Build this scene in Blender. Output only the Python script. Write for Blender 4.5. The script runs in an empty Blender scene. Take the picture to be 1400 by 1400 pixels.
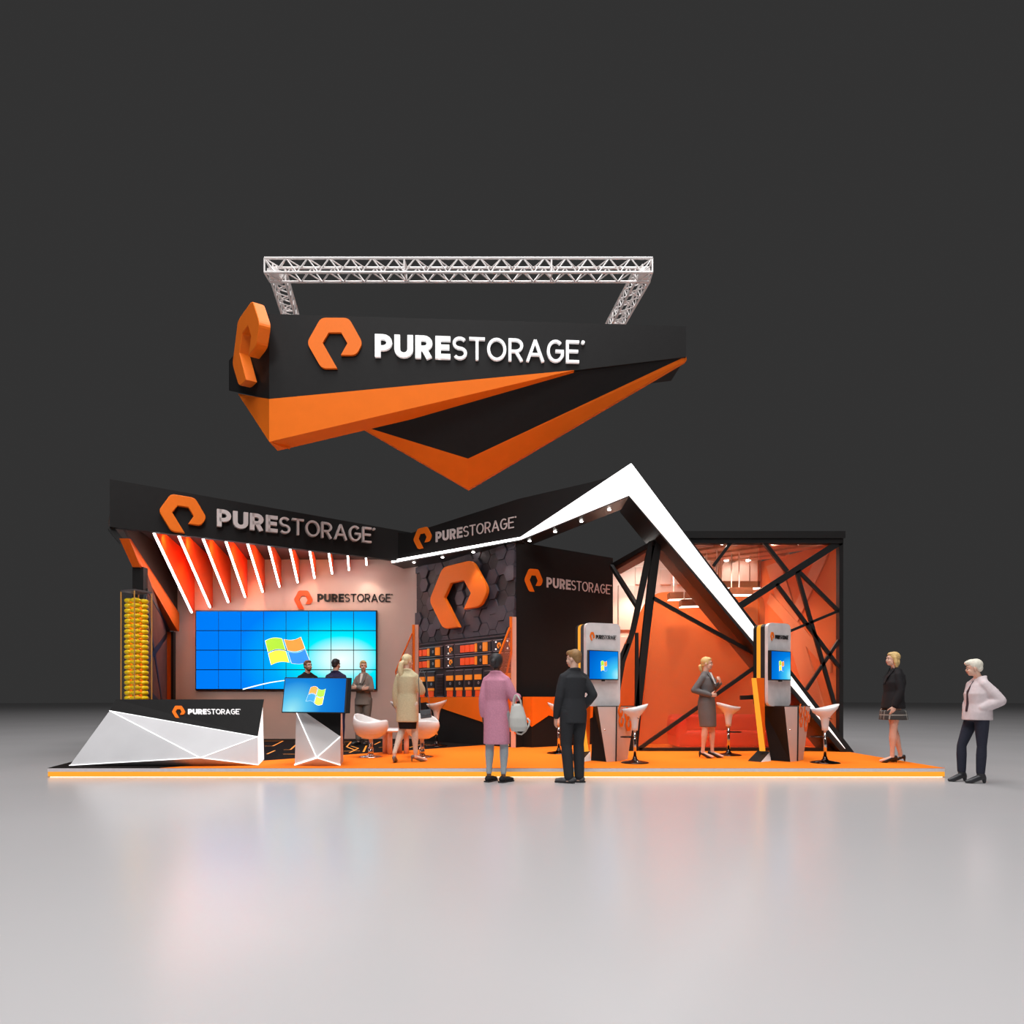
import bpy, bmesh, math, random
from mathutils import Vector, Matrix
random.seed(7)
PI = math.pi
V = Vector
scn = bpy.context.scene
col = scn.collection
# ------------------------------------------------------------------ camera
F = 865.0; CX = 700.0; CY = 958.0; H = 1.07; Z0 = 0.13; W = 1400.0
cam = bpy.data.cameras.new('camera'); co = bpy.data.objects.new('camera', cam); col.objects.link(co)
co.location = (0, 0, H); co.rotation_euler = (PI/2, 0, 0)
cam.sensor_width = 36; cam.sensor_height = 36; cam.lens = F/W*36
cam.shift_y = (CY-700)/W; cam.shift_x = 0
cam.clip_end = 600; scn.camera = co
scn.view_settings.view_transform = 'Standard'; scn.view_settings.look = 'None'
scn.view_settings.gamma = 1; scn.view_settings.exposure = 0; scn.view_settings.use_curve_mapping = False

def P(px, py, d): return V(((px-CX)*d/F, d, H+(CY-py)*d/F))
def G(px, py, z=Z0):
    d = (H-z)*F/(py-CY); return P(px, py, d)
class Plane:                                   # vertical plane through two ground points (x, depth)
    def __init__(s, a, b):
        s.a = V((a[0], a[1], 0)); s.u = V((b[0]-a[0], b[1]-a[1], 0)).normalized()
        s.n = V((s.u.y, -s.u.x, 0))
        if s.n.y > 0: s.n = -s.n               # towards the viewer side
    def at(s, px, py, off=0):
        r = V(((px-CX)/F, 1, (CY-py)/F)); c = V((0, 0, H))
        a = s.a + s.n*off
        t = (a-c).dot(s.n)/r.dot(s.n); return c+r*t
    def xz(s, px, z, off=0):
        p = s.at(px, CY, off); return V((p.x, p.y, z))
    def zat(s, px, py): return s.at(px, py).z
# ------------------------------------------------------------------ materials
def lin(c): c = c/255.0; return c/12.92 if c <= .04045 else ((c+.055)/1.055)**2.4
def rgb(r, g, b): return (lin(r), lin(g), lin(b), 1)
MATS = {}
def mat(name, c, rough=.5, metal=0, emit=0, ec=None, noise=0, nscale=20, bump=0, bscale=60, spec=.5, alpha=1):
    if name in MATS: return MATS[name]
    m = bpy.data.materials.new(name); m.use_nodes = True; nt = m.node_tree
    b = nt.nodes['Principled BSDF']
    b.inputs['Base Color'].default_value = c; b.inputs['Roughness'].default_value = rough
    b.inputs['Metallic'].default_value = metal; b.inputs['Specular IOR Level'].default_value = spec
    if alpha < 1: b.inputs['Alpha'].default_value = alpha
    if emit: b.inputs['Emission Color'].default_value = ec or c; b.inputs['Emission Strength'].default_value = emit
    if noise or bump:
        tc = nt.nodes.new('ShaderNodeTexCoord')
    if noise:
        n = nt.nodes.new('ShaderNodeTexNoise'); n.inputs['Scale'].default_value = nscale; n.inputs['Detail'].default_value = 5
        nt.links.new(tc.outputs['Object'], n.inputs['Vector'])
        r = nt.nodes.new('ShaderNodeValToRGB')
        r.color_ramp.elements[0].position = .3; r.color_ramp.elements[1].position = .7
        k = 1-noise; r.color_ramp.elements[0].color = (c[0]*k, c[1]*k, c[2]*k, 1)
        k = 1+noise*.6; r.color_ramp.elements[1].color = (min(1, c[0]*k), min(1, c[1]*k), min(1, c[2]*k), 1)
        nt.links.new(n.outputs['Fac'], r.inputs['Fac']); nt.links.new(r.outputs['Color'], b.inputs['Base Color'])
    if bump:
        n2 = nt.nodes.new('ShaderNodeTexNoise'); n2.inputs['Scale'].default_value = bscale; n2.inputs['Detail'].default_value = 4
        nt.links.new(tc.outputs['Object'], n2.inputs['Vector'])
        bp = nt.nodes.new('ShaderNodeBump'); bp.inputs['Strength'].default_value = bump; bp.inputs['Distance'].default_value = .01
        nt.links.new(n2.outputs['Fac'], bp.inputs['Height']); nt.links.new(bp.outputs['Normal'], b.inputs['Normal'])
    MATS[name] = m; return m
BLACK = mat('black_laminate', rgb(31, 30, 30), .6, noise=.08, nscale=9, spec=.15)
BLACKM = mat('black_metal', rgb(26, 25, 25), .4, noise=.05)
DKBROWN = mat('dark_brown_board', rgb(74, 54, 44), .6, noise=.25, nscale=60)
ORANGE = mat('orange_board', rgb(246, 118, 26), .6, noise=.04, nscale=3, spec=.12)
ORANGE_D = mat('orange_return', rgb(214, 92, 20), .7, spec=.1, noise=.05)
ORLOGO = mat('orange_logo_acrylic', rgb(248, 120, 26), .5, noise=.02, spec=.2)
ORRED = mat('orange_red_lacquer', rgb(250, 92, 24), .5, noise=.03)
CARPET_O = mat('orange_carpet', rgb(252, 128, 34), .95, noise=.06, nscale=40, bump=.3, bscale=300, spec=.1)
CARPET_B = mat('black_carpet', rgb(26, 20, 18), .95, noise=.2, nscale=60, bump=.3, bscale=300, spec=.1)
AMBER = mat('amber_light', rgb(90, 50, 10), .5, emit=1.0, ec=rgb(254, 168, 50), spec=.1)
AMBER_L = mat('amber_inlay', rgb(240, 150, 40), .5, emit=.35, ec=rgb(255, 150, 30))
GREYTRIM = mat('grey_aluminium', rgb(226, 218, 220), .5, metal=0, noise=.05)
WHITE_E = mat('white_led', rgb(255, 255, 255), .4, emit=5, ec=(1, .98, .97, 1))
WHITE_EDGE = mat('white_edge_light', rgb(255, 255, 255), .4, emit=1.6, ec=(1, 1, 1, 1))
LBOX = mat('lightbox_white', rgb(255, 255, 255), .4, emit=1.25, ec=(1, 1, 1, 1))
STRIP_E = mat('strip_led', rgb(255, 255, 255), .4, emit=14, ec=(1, .9, .86, 1))
SPOT_E = mat('downlight_lens', rgb(255, 255, 255), .4, emit=16, ec=(1, .95, .9, 1))
WHITEL = mat('white_letter', rgb(245, 245, 245), .4, emit=.25, ec=(1, 1, 1, 1))
GREYL = mat('pale_letter', rgb(214, 204, 202), .45)
BLKL = mat('black_letter', rgb(22, 16, 16), .5)
PODM = mat('podium_silver_panel', rgb(232, 230, 230), .55)
SATIN = mat('satin_silver_panel', rgb(208, 206, 208), .45, metal=0, noise=.05, nscale=2)
WHITE = mat('white_gloss', rgb(236, 230, 228), .25, noise=.02)
WHITEM = mat('white_truss_metal', rgb(240, 234, 232), .35, metal=.2, noise=.05, nscale=15, emit=.12, ec=(1, 1, 1, 1)) if False else mat('white_truss_metal', rgb(240, 234, 232), .35, metal=.1, noise=.05, nscale=15)
CHROME = mat('chrome', rgb(215, 210, 208), .12, metal=1, noise=.02)
DCHROME = mat('dark_chrome', rgb(60, 50, 48), .15, metal=1, noise=.02)
WALLP = mat('beige_wall_paint', rgb(208, 182, 172), .85, noise=.05, nscale=1.5, bump=.08, bscale=120)
PEACH = mat('cream_room_wall', rgb(242, 214, 196), .7, noise=.03, nscale=2)
ROOMOR = mat('orange_room_wall', rgb(232, 108, 36), .8, noise=.05, nscale=2)
BROWNW = mat('brown_slat_wood', rgb(128, 72, 48), .5, noise=.3, nscale=8)
BROWNW2 = mat('pale_slat_wood', rgb(176, 112, 84), .5, noise=.2, nscale=8)
HEXM = mat('charcoal_hexagon', rgb(70, 66, 76), .55, noise=.2, nscale=5, bump=.05)
HEXM2 = mat('black_hexagon', rgb(38, 36, 42), .5, noise=.2, nscale=5)
SERVM = mat('server_charcoal', rgb(52, 47, 53), .5, noise=.12, nscale=20)
SERVB = mat('server_black', rgb(20, 18, 21), .45, noise=.1)
SERVO = mat('server_orange', rgb(240, 80, 20), .45, emit=.25, ec=rgb(240, 80, 20))
SERVA = mat('server_amber', rgb(245, 140, 30), .4, emit=.25, ec=rgb(245, 140, 30))
SILV = mat('silver_line', rgb(190, 185, 188), .3, metal=.6)
REDSOFA = mat('red_upholstery', rgb(240, 30, 4), .7, noise=.06, bump=.1)
CONC = mat('pale_concrete', rgb(228, 222, 222), .6, noise=.10, nscale=7, bump=.12, bscale=30)
BEIGEP = mat('beige_pedestal', rgb(222, 202, 194), .5, noise=.04, nscale=5)
YELLOW = mat('yellow_ball', rgb(250, 212, 10), .35, noise=.04, nscale=9)
PEACHP = mat('peach_panel', rgb(226, 172, 150), .5, noise=.04)
BROWNPANE = mat('brown_infill', rgb(112, 76, 62), .95, spec=.05, noise=.08, nscale=3)

def mix_glass(name, c, f, gl=.08, rough=.1):
    m = bpy.data.materials.new(name); m.use_nodes = True; nt = m.node_tree; nt.nodes.clear()
    o = nt.nodes.new('ShaderNodeOutputMaterial'); t = nt.nodes.new('ShaderNodeBsdfTransparent')
    d = nt.nodes.new('ShaderNodeBsdfTranslucent'); d.inputs['Color'].default_value = c
    d2 = nt.nodes.new('ShaderNodeBsdfDiffuse'); d2.inputs['Color'].default_value = c
    n = nt.nodes.new('ShaderNodeTexNoise'); n.inputs['Scale'].default_value = 1.2; n.inputs['Detail'].default_value = 3
    mr = nt.nodes.new('ShaderNodeMapRange'); mr.inputs['To Min'].default_value = f*.75; mr.inputs['To Max'].default_value = f*1.25
    nt.links.new(n.outputs['Fac'], mr.inputs['Value'])
    m0 = nt.nodes.new('ShaderNodeMixShader'); nt.links.new(d.outputs[0], m0.inputs[1]); nt.links.new(d2.outputs[0], m0.inputs[2])
    m1 = nt.nodes.new('ShaderNodeMixShader'); nt.links.new(mr.outputs['Result'], m1.inputs[0])
    nt.links.new(t.outputs[0], m1.inputs[1]); nt.links.new(m0.outputs[0], m1.inputs[2])
    g = nt.nodes.new('ShaderNodeBsdfGlossy'); g.inputs['Roughness'].default_value = rough
    m2 = nt.nodes.new('ShaderNodeMixShader'); m2.inputs[0].default_value = gl
    nt.links.new(m1.outputs[0], m2.inputs[1]); nt.links.new(g.outputs[0], m2.inputs[2]); nt.links.new(m2.outputs[0], o.inputs[0])
    return m
FROST = mix_glass('frosted_pane', rgb(244, 158, 104), .17, .02, .3)
TINT = mix_glass('orange_tinted_pane', rgb(238, 160, 120), .07, .02, .3)
PLEXI = mix_glass('peach_acrylic', rgb(235, 150, 110), .22, .05, .1)
CLEAR = mix_glass('clear_acrylic', rgb(240, 235, 230), .0, .03, .05)

def screen_mat(name, cx, cz, r, stops, strength=1.0, rz=None):
    rz = rz or r
    m = bpy.data.materials.new(name); m.use_nodes = True; nt = m.node_tree; nt.nodes.clear()
    o = nt.nodes.new('ShaderNodeOutputMaterial'); e = nt.nodes.new('ShaderNodeEmission'); e.inputs['Strength'].default_value = strength
    tc = nt.nodes.new('ShaderNodeTexCoord'); mp = nt.nodes.new('ShaderNodeMapping')
    mp.inputs['Location'].default_value = (-cx/r, 0, -cz/rz); mp.inputs['Scale'].default_value = (1/r, 0, 1/rz)
    g = nt.nodes.new('ShaderNodeVectorMath'); g.operation = 'LENGTH'
    cr = nt.nodes.new('ShaderNodeValToRGB'); els = cr.color_ramp.elements
    els[0].position = stops[0][0]; els[0].color = stops[0][1]; els[1].position = stops[-1][0]; els[1].color = stops[-1][1]
    for p, c in stops[1:-1]:
        x = els.new(p); x.color = c
    nt.links.new(tc.outputs['Object'], mp.inputs['Vector']); nt.links.new(mp.outputs[0], g.inputs[0])
    nt.links.new(g.outputs['Value'], cr.inputs['Fac']); nt.links.new(cr.outputs['Color'], e.inputs['Color']); nt.links.new(e.outputs[0], o.inputs[0])
    return m
# ------------------------------------------------------------------ mesh builder
class MB:
    def __init__(s): s.v = []; s.f = []; s.mi = []
    def add(s, vs, fs, mi=0):
        k = len(s.v); s.v += [V(p) for p in vs]; s.f += [tuple(i+k for i in f) for f in fs]; s.mi += [mi]*len(fs); return s
    def prism(s, pts, off, mi=0):              # polygon + its copy moved by off
        n = len(pts); off = V(off); a = [V(p) for p in pts]; b = [p+off for p in a]
        return s.add(a+b, [tuple(range(n)), tuple(range(2*n-1, n-1, -1))]+[(i, i+n, (i+1) % n+n, (i+1) % n) for i in range(n)], mi)
    def box(s, lo, hi, mi=0):
        x0, y0, z0 = lo; x1, y1, z1 = hi
        return s.prism([(x0, y0, z0), (x1, y0, z0), (x1, y0, z1), (x0, y0, z1)], (0, y1-y0, 0), mi)
    def bar(s, a, b, w, t=None, up=(0, 0, 1), mi=0):   # rectangular bar between two points
        a = V(a); b = V(b); t = t or w; d = (b-a).normalized(); up = V(up)
        if abs(d.dot(up)) > .98: up = V((0, 1, 0))
        x = d.cross(up).normalized(); y = x.cross(d)
        c = [x*(w/2)*i+y*(t/2)*j for i, j in ((-1, -1), (1, -1), (1, 1), (-1, 1))]
        return s.prism([a+q for q in c], b-a, mi)
    def tube(s, pts, r, n=8, mi=0, cap=True):
        pts = [V(p) for p in pts]; rs = r if isinstance(r, (list, tuple)) else [r]*len(pts)
        vs = []; prev = None
        for i, p in enumerate(pts):
            d = (pts[min(i+1, len(pts)-1)]-pts[max(i-1, 0)]).normalized()
            if prev is None:
                x = d.orthogonal().normalized()
            else:
                x = (prev-d*prev.dot(d)).normalized()
            prev = x; y = d.cross(x)
            vs += [p+(x*math.cos(2*PI*k/n)+y*math.sin(2*PI*k/n))*rs[i] for k in range(n)]
        fs = [(i*n+k, i*n+(k+1) % n, (i+1)*n+(k+1) % n, (i+1)*n+k) for i in range(len(pts)-1) for k in range(n)]
        if cap: fs += [tuple(range(n-1, -1, -1)), tuple(range((len(pts)-1)*n, len(pts)*n))]
        return s.add(vs, fs, mi)
    def lathe(s, prof, c=(0, 0, 0), n=24, mi=0):
        c = V(c); vs = []; 
        for r, z in prof: vs += [c+V((r*math.cos(2*PI*k/n), r*math.sin(2*PI*k/n), z)) for k in range(n)]
        fs = [(i*n+k, i*n+(k+1) % n, (i+1)*n+(k+1) % n, (i+1)*n+k) for i in range(len(prof)-1) for k in range(n)]
        fs += [tuple(range(n-1, -1, -1)), tuple(range((len(prof)-1)*n, len(prof)*n))]
        return s.add(vs, fs, mi)
    def ell(s, c, r, R=None, n=16, m=10, mi=0):
        c = V(c); vs = []; fs = []
        if not hasattr(r, '__len__'): r = (r, r, r)
        for i in range(m+1):
            a = PI*i/m
            for k in range(n):
                p = V((r[0]*math.sin(a)*math.cos(2*PI*k/n), r[1]*math.sin(a)*math.sin(2*PI*k/n), r[2]*math.cos(a)))
                if i in (0, m) and k: continue
                vs.append(c+(R @ p if R else p))
        def ix(i, k): return 0 if i == 0 else (1+(m-1)*n if i == m else 1+(i-1)*n+k % n)
        for i in range(m):
            for k in range(n):
                q = [ix(i, k), ix(i+1, k), ix(i+1, k+1), ix(i, k+1)]
                fs.append(tuple(dict.fromkeys(q)))
        return s.add(vs, fs, mi)
    def loft(s, rings, n=24, mi=0, ex=2.4):          # rings (x, y, z, rx, ry[, yaw])
        vs = []
        for g in rings:
            x, y, z, rx, ry = g[:5]; yw = g[5] if len(g) > 5 else 0
            for k in range(n):
                a = 2*PI*k/n; ca, sa = math.cos(a), math.sin(a)
                ux = math.copysign(abs(ca)**(2/ex), ca)*rx; uy = math.copysign(abs(sa)**(2/ex), sa)*ry
                vs.append(V((x+ux*math.cos(yw)-uy*math.sin(yw), y+ux*math.sin(yw)+uy*math.cos(yw), z)))
        m = len(rings)
        fs = [(i*n+k, i*n+(k+1) % n, (i+1)*n+(k+1) % n, (i+1)*n+k) for i in range(m-1) for k in range(n)]
        fs += [tuple(range(n-1, -1, -1)), tuple(range((m-1)*n, m*n))]
        return s.add(vs, fs, mi)
    def build(s, name, mats, parent=None, smooth=False, bevel=0, label=None, remesh=0, sm=3, loc=None, seg=2):
        if not isinstance(mats, (list, tuple)): mats = [mats]
        if parent is None:
            if loc is None:
                xs = [p.x for p in s.v]; ys = [p.y for p in s.v]; zs = [p.z for p in s.v]
                loc = V(((min(xs)+max(xs))/2, (min(ys)+max(ys))/2, min(zs)))
            o0 = V(loc)
        else: o0 = origin(parent)
        me = bpy.data.meshes.new(name)
        me.from_pydata([p-o0 for p in s.v], [], s.f)
        for m in mats: me.materials.append(m)
        me.polygons.foreach_set('material_index', s.mi)
        me.update()
        bm = bmesh.new(); bm.from_mesh(me); bmesh.ops.recalc_face_normals(bm, faces=bm.faces); bm.to_mesh(me); bm.free()
        o = bpy.data.objects.new(name, me); col.objects.link(o)
        if remesh:
            r = o.modifiers.new('r', 'REMESH'); r.mode = 'VOXEL'; r.voxel_size = remesh
            if sm:
                q = o.modifiers.new('s', 'SMOOTH'); q.factor = .5; q.iterations = sm
            dg = bpy.context.evaluated_depsgraph_get()
            m2 = bpy.data.meshes.new_from_object(o.evaluated_get(dg)); o.modifiers.clear()
            o.data = m2; m2.name = name; bpy.data.meshes.remove(me); me = m2; smooth = True
            if not me.materials: me.materials.append(mats[0])
        if smooth: me.polygons.foreach_set('use_smooth', [True]*len(me.polygons)); me.update()
        if bevel:
            b = o.modifiers.new('bevel', 'BEVEL'); b.width = bevel; b.segments = seg; b.limit_method = 'ANGLE'; b.angle_limit = .6
            if smooth is False: 
                me.polygons.foreach_set('use_smooth', [False]*len(me.polygons))
        if parent is None: o.location = o0
        else: o.parent = parent
        if label: o['label'] = label
        return o
def origin(o):
    p = V((0, 0, 0))
    while o is not None: p = p+V(o.location); o = o.parent
    return p
def tag(o, label, cat, group=None):
    o['label'] = label; o['category'] = cat
    if group: o['group'] = group
    return o
def thing(name, label, cat, loc=(0, 0, 0), rz=0, group=None):
    o = bpy.data.objects.new(name, None); col.objects.link(o); o.location = loc; o.rotation_euler = (0, 0, rz)
    o.empty_display_size = .1
    return tag(o, label, cat, group)
def struct(o): o['kind'] = 'structure'; return o
def copy_tree(o, parent=None):
    c = o.copy(); col.objects.link(c)
    if parent is not None: c.parent = parent
    for ch in list(o.children): copy_tree(ch, c)
    return c
# ------------------------------------------------------------------ lettering and marks
def arc(cx, cy, rx, ry, a0, a1, n=8):
    return [(cx+rx*math.cos(math.radians(a0+(a1-a0)*i/n)), cy+ry*math.sin(math.radians(a0+(a1-a0)*i/n))) for i in range(n+1)]
def glyph(ch, t):                              # cap height 1; returns width and strokes (points, closed)
    h = t/2
    if ch in 'PR':
        w = .50+t*.75; m = .40 if ch == 'P' else .44
        r = (1-h-m)/2; x1 = w-h-r
        s = [([(h, 0), (h, 1)], 0), ([(h, 1-h), (x1, 1-h)]+arc(x1, 1-h-r, r, r, 90, -90)[1:]+[(h, m)], 0)]
        if ch == 'R': s.append(([(w*.50, m), (w-h*1.05, 0)], 0)); w += .03
        return w, s
    if ch == 'U':
        w = .56+t*.75; r = w/2-h
        return w, [([(h, 1), (h, h+r)]+arc(w/2, h+r, r, r, 180, 360)[1:]+[(w-h, 1)], 0)]
    if ch == 'E':
        w = .46+t*.6
        return w, [([(h, 0), (h, 1)], 0), ([(h, 1-h), (w, 1-h)], 0), ([(h, .52), (w*.93, .52)], 0), ([(h, h), (w, h)], 0)]
    if ch == 'S':
        w = .52+t*.4; a = w/2-h; b = (1-t)/4; c = w/2
        p = arc(c, 1-h-b, a, b, 35, 250, 10)+arc(c, h+b, a, b, 70, -145, 10)
        return w, [(p, 0)]
    if ch == 'T': w = .62; return w, [([(w/2, 0), (w/2, 1)], 0), ([(0, 1-h), (w, 1-h)], 0)]
    if ch == 'O': w = .76; return w, [(arc(w/2, .5, w/2-h, .5-h, 0, 345, 23), 1)]
    if ch == 'A':
        w = .72; return w, [([(h*.9, 0), (w/2, 1-h*.6)], 0), ([(w-h*.9, 0), (w/2, 1-h*.6)], 0), ([(w*.2, .32), (w*.8, .32)], 0)]
    if ch == 'G':
        w = .70; return w, [(arc(w/2+.02, .5, w/2-h, .5-h, 48, 330, 18)+[(w-h, .30), (w-h, .50), (w*.52, .50)], 0)]
    return .3, []
def stroke(mb, pts, closed, h, M, off, mi=0):
    n = len(pts); L = []; R = []
    def nd(a, b):
        d = V((b[0]-a[0], b[1]-a[1])); d.normalize(); return V((-d.y, d.x))
    for i in range(n):
        ns = []
        if closed or i > 0: ns.append(nd(pts[i-1], pts[i]))
        if closed or i < n-1: ns.append(nd(pts[i], pts[(i+1) % n]))
        m = sum(ns, V((0, 0))); m.normalize(); k = h/max(.5, m.dot(ns[0]))
        L.append((pts[i][0]+m.x*k, pts[i][1]+m.y*k)); R.append((pts[i][0]-m.x*k, pts[i][1]-m.y*k))
    a = [M(*p) for p in L]; b = [M(*p) for p in R]; o = V(off)
    vs = a+b+[p+o for p in a]+[p+o for p in b]; fs = []
    rng = range(n if closed else n-1)
    for i in rng:
        j = (i+1) % n
        fs += [(i, j, n+j, n+i), (2*n+i, 3*n+i, 3*n+j, 2*n+j), (i, 2*n+i, 2*n+j, j), (n+i, n+j, 3*n+j, 3*n+i)]
    if not closed: fs += [(0, n, 3*n, 2*n), (n-1, 3*n-1, 4*n-1, 2*n-1)]
    mb.add(vs, fs, mi)
WORD = [('P', .222), ('U', .222), ('R', .222), ('E', .215), ('S', .115), ('T', .115), ('O', .115), ('R', .115), ('A', .115), ('G', .115), ('E', .115)]
def lettering(parent, M, total, hgt, off, m, split=True, bolden=1.0):
    """M(u, v) -> world; the word fills `total` in u, cap height hgt"""
    ws = [glyph(c, t)[0] for c, t in WORD]; gap = .085
    full = sum(ws)+gap*11+.20; sx = total/full
    x = 0; one = MB()
    for (c, t), w in zip(WORD, ws):
        mb = MB() if split else one
        for pts, cl in glyph(c, t)[1]:
            stroke(mb, pts, cl, t/2*bolden, lambda u, v, x=x: M((x+u)*sx, v*hgt), off)
        if split: mb.build('letter', m, parent)
        x += w+gap
    mb = MB() if split else one
    stroke(mb, arc(x+.07, .93, .06, .06, 0, 330, 11), 1, .014, lambda u, v: M(u*sx, v*hgt), off)
    stroke(mb, [(x+.05, .895), (x+.05, .965), (x+.09, .95), (x+.055, .93), (x+.09, .895)], 0, .009, lambda u, v: M(u*sx, v*hgt), off)
    if split: mb.build('registered_mark', m, parent)
    else: one.build('lettering', m, parent)
LP = [(.25, .91, 1), (.75, .905, 1), (1.0, .455, 1), (.885, .238, 1), (.608, .238, 0), (.725, .448, 0), (.612, .645, 0), (.39, .645, 0), (.28, .46, 0), (.54, 0, 0), (.26, 0, 1), (0, .46, 1)]
def fillet(pts, r, n=4):
    out = []
    for i, (x, y, f) in enumerate(pts):
        if not f: out.append((x, y)); continue
        a = V((pts[i-1][0]-x, pts[i-1][1]-y)); b = V((pts[(i+1) % len(pts)][0]-x, pts[(i+1) % len(pts)][1]-y))
        k = min(r, a.length*.45, b.length*.45); a.normalize(); b.normalize()
        p0 = V((x, y))+a*k; p2 = V((x, y))+b*k
        for j in range(n+1):
            t = j/n; q = p0*(1-t)**2+V((x, y))*2*t*(1-t)+p2*t*t; out.append((q.x, q.y))
    return out
def logo(parent, M, off, m, name='emblem', bevel=0, lab=None):
    mb = MB().prism([M(u, v) for u, v in fillet(LP, .09)], off)
    return mb.build(name, m, parent, bevel=bevel, label=lab)
def planemap(p0, p1, up0, sc=1.0):
    """p0 origin, p1 point at u=1; up vector for v=1"""
    du = p1-p0
    return lambda u, v: p0+du*u+up0*v
def sign_row(parent, pl, logo_px, text_px, off, thick, lm, tm, split=True, bolden=1.0, ln='emblem', bev=0):
    """logo_px=(x0, x1, ybase_left, ybase_right, ytop_left) ; text the same with cap height"""
    n = -pl.n*0
    x0, x1, yb0, yb1, yt0 = logo_px
    a = pl.at(x0, yb0, off); b = pl.at(x1, yb1, off); t = pl.at(x0, yt0, off)
    logo(parent, planemap(a, b, V((0, 0, (t-a).z/.91))), pl.n*thick, lm, ln, bev)
    x0, x1, yb0, yb1, yt0 = text_px
    a = pl.at(x0, yb0, off); b = pl.at(x1, yb1, off); t = pl.at(x0, yt0, off)
    L = (b-a).length; u = (b-a)/L
    lettering(parent, lambda U, Vv: a+u*U+V((0, 0, Vv)), L, (t-a).z, pl.n*thick, tm, split, bolden)
EMC = [mat('emblem_orange', rgb(235, 130, 40), emit=.9, ec=rgb(245, 150, 70)), mat('emblem_green', rgb(120, 190, 40), emit=.9, ec=rgb(165, 215, 60)),
       mat('emblem_blue', rgb(20, 120, 210), emit=.95, ec=rgb(50, 140, 235)), mat('emblem_yellow', rgb(250, 210, 40), emit=.95, ec=rgb(252, 225, 80)), mat('emblem_halo', rgb(230, 245, 250), emit=.85, ec=(.75, .92, 1, 1))]
def flag(parent, Q, off, order, name='screen_emblem', wave=.10, sg=1):
    """four wavy panes; Q(u,v) maps unit square (v up)"""
    mb = MB()
    for gi, (u0, v0) in enumerate(((0, .53), (.53, .53), (0, 0), (.53, 0))):
        n = 8; top = []; bot = []
        for i in range(n+1):
            u = u0+.47*i/n; wv = wave*math.sin(2*PI*u)*sg
            top.append(Q(u, v0+.47+wv)); bot.append(Q(u, v0+wv))
        for i in range(n): mb.prism([bot[i], bot[i+1], top[i+1], top[i]], off, order[gi])
        e = .012; oo = V(off)*.5; fr = [Q(u0-e, v0-e+wave*math.sin(2*PI*u0)*sg)]
        bb = [Q(u0-e+(.47+2*e)*i/n, v0-e+wave*math.sin(2*PI*(u0+.47*i/n))*sg) for i in range(n+1)]; tt = [Q(u0-e+(.47+2*e)*i/n, v0+.47+e+wave*math.sin(2*PI*(u0+.47*i/n))*sg) for i in range(n+1)]
        for i in range(n): mb.prism([bb[i], bb[i+1], tt[i+1], tt[i]], oo, 4)
    return mb.build(name, EMC, parent)
def bil(tl, tr, br, bl): return lambda u, v: (bl*(1-u)+br*u)*(1-v)+(tl*(1-u)+tr*u)*v
# ================================================================== SETTING
def floor_material():
    m = bpy.data.materials.new('polished_hall_floor'); m.use_nodes = True; nt = m.node_tree
    b = nt.nodes['Principled BSDF']; b.inputs['Base Color'].default_value = rgb(184, 181, 182)
    tc = nt.nodes.new('ShaderNodeTexCoord'); n = nt.nodes.new('ShaderNodeTexNoise'); n.inputs['Scale'].default_value = .35; n.inputs['Detail'].default_value = 4
    nt.links.new(tc.outputs['Object'], n.inputs['Vector'])
    r = nt.nodes.new('ShaderNodeMapRange'); r.inputs['To Min'].default_value = .20; r.inputs['To Max'].default_value = .28
    nt.links.new(n.outputs['Fac'], r.inputs['Value']); nt.links.new(r.outputs[0], b.inputs['Roughness'])
    b.inputs['Specular IOR Level'].default_value = .5
    return m
fl = MB().box((-220, -30, -.1), (220, 420, 0)).build('floor', floor_material(), loc=(0, 0, 0)); struct(fl)
# platform outline
PF = [G(65, 1050), G(1292, 1050), G(1169, 1029.4), V((6.75, 16.2, Z0)), V((-8.9, 16.2, Z0))]
fy = PF[0].y
plat = thing('exhibition_platform', 'low raised platform with orange carpet and glowing amber edge under the whole stand', 'platform', (0, 12, 0))
def inset(pts, k):
    c = sum(pts, V((0, 0, 0)))/len(pts); return [c+(p-c)*k for p in pts]
zz = lambda pts, z: [V((p.x, p.y, z)) for p in pts]
MB().prism(zz(PF, .078), (0, 0, .048)).build('edge_trim', GREYTRIM, plat)
MB().prism(zz(inset(PF, .9995), .012), (0, 0, .066)).build('light_strip', AMBER, plat, label='amber light strip around the platform edge')
MB().prism(zz(inset(PF, .985), 0.0), (0, 0, .011)).build('plinth', BLACKM, plat)
MB().bar(V((PF[0].x+.03, fy+.012, .005)), V((PF[1].x-.03, fy+.012, .005)), .010, .005).build('underglow_strip', mat('warm_white_strip', rgb(255, 240, 210), emit=2.2, ec=(1, .80, .60, 1)), plat, label='warm white light line under the platform edge')
cb0 = V((-4.92, fy, Z0)); cb1 = V((-.10, 13.95, Z0))
black_poly = [PF[0], cb0, cb1, V((-2.34, 15.6, Z0)), V((-2.34, 16.2, Z0)), PF[4]]
or_poly = [cb0, PF[1], PF[2], PF[3], V((-2.34, 16.2, Z0)), V((-2.34, 15.6, Z0)), cb1]
MB().prism(zz(black_poly, Z0-.005), (0, 0, .005)).build('black_carpet', CARPET_B, plat, label='black carpet with amber circuit pattern')
MB().prism(zz(or_poly, Z0-.005), (0, 0, .005)).build('orange_carpet', CARPET_O, plat, label='orange carpet')
mb = MB()
def inlay(pts, w=.035):
    g = [G(x, y, Z0) for x, y in pts]
    for a, b in zip(g[:-1], g[1:]): mb.bar(a, b, w, .001)
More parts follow.
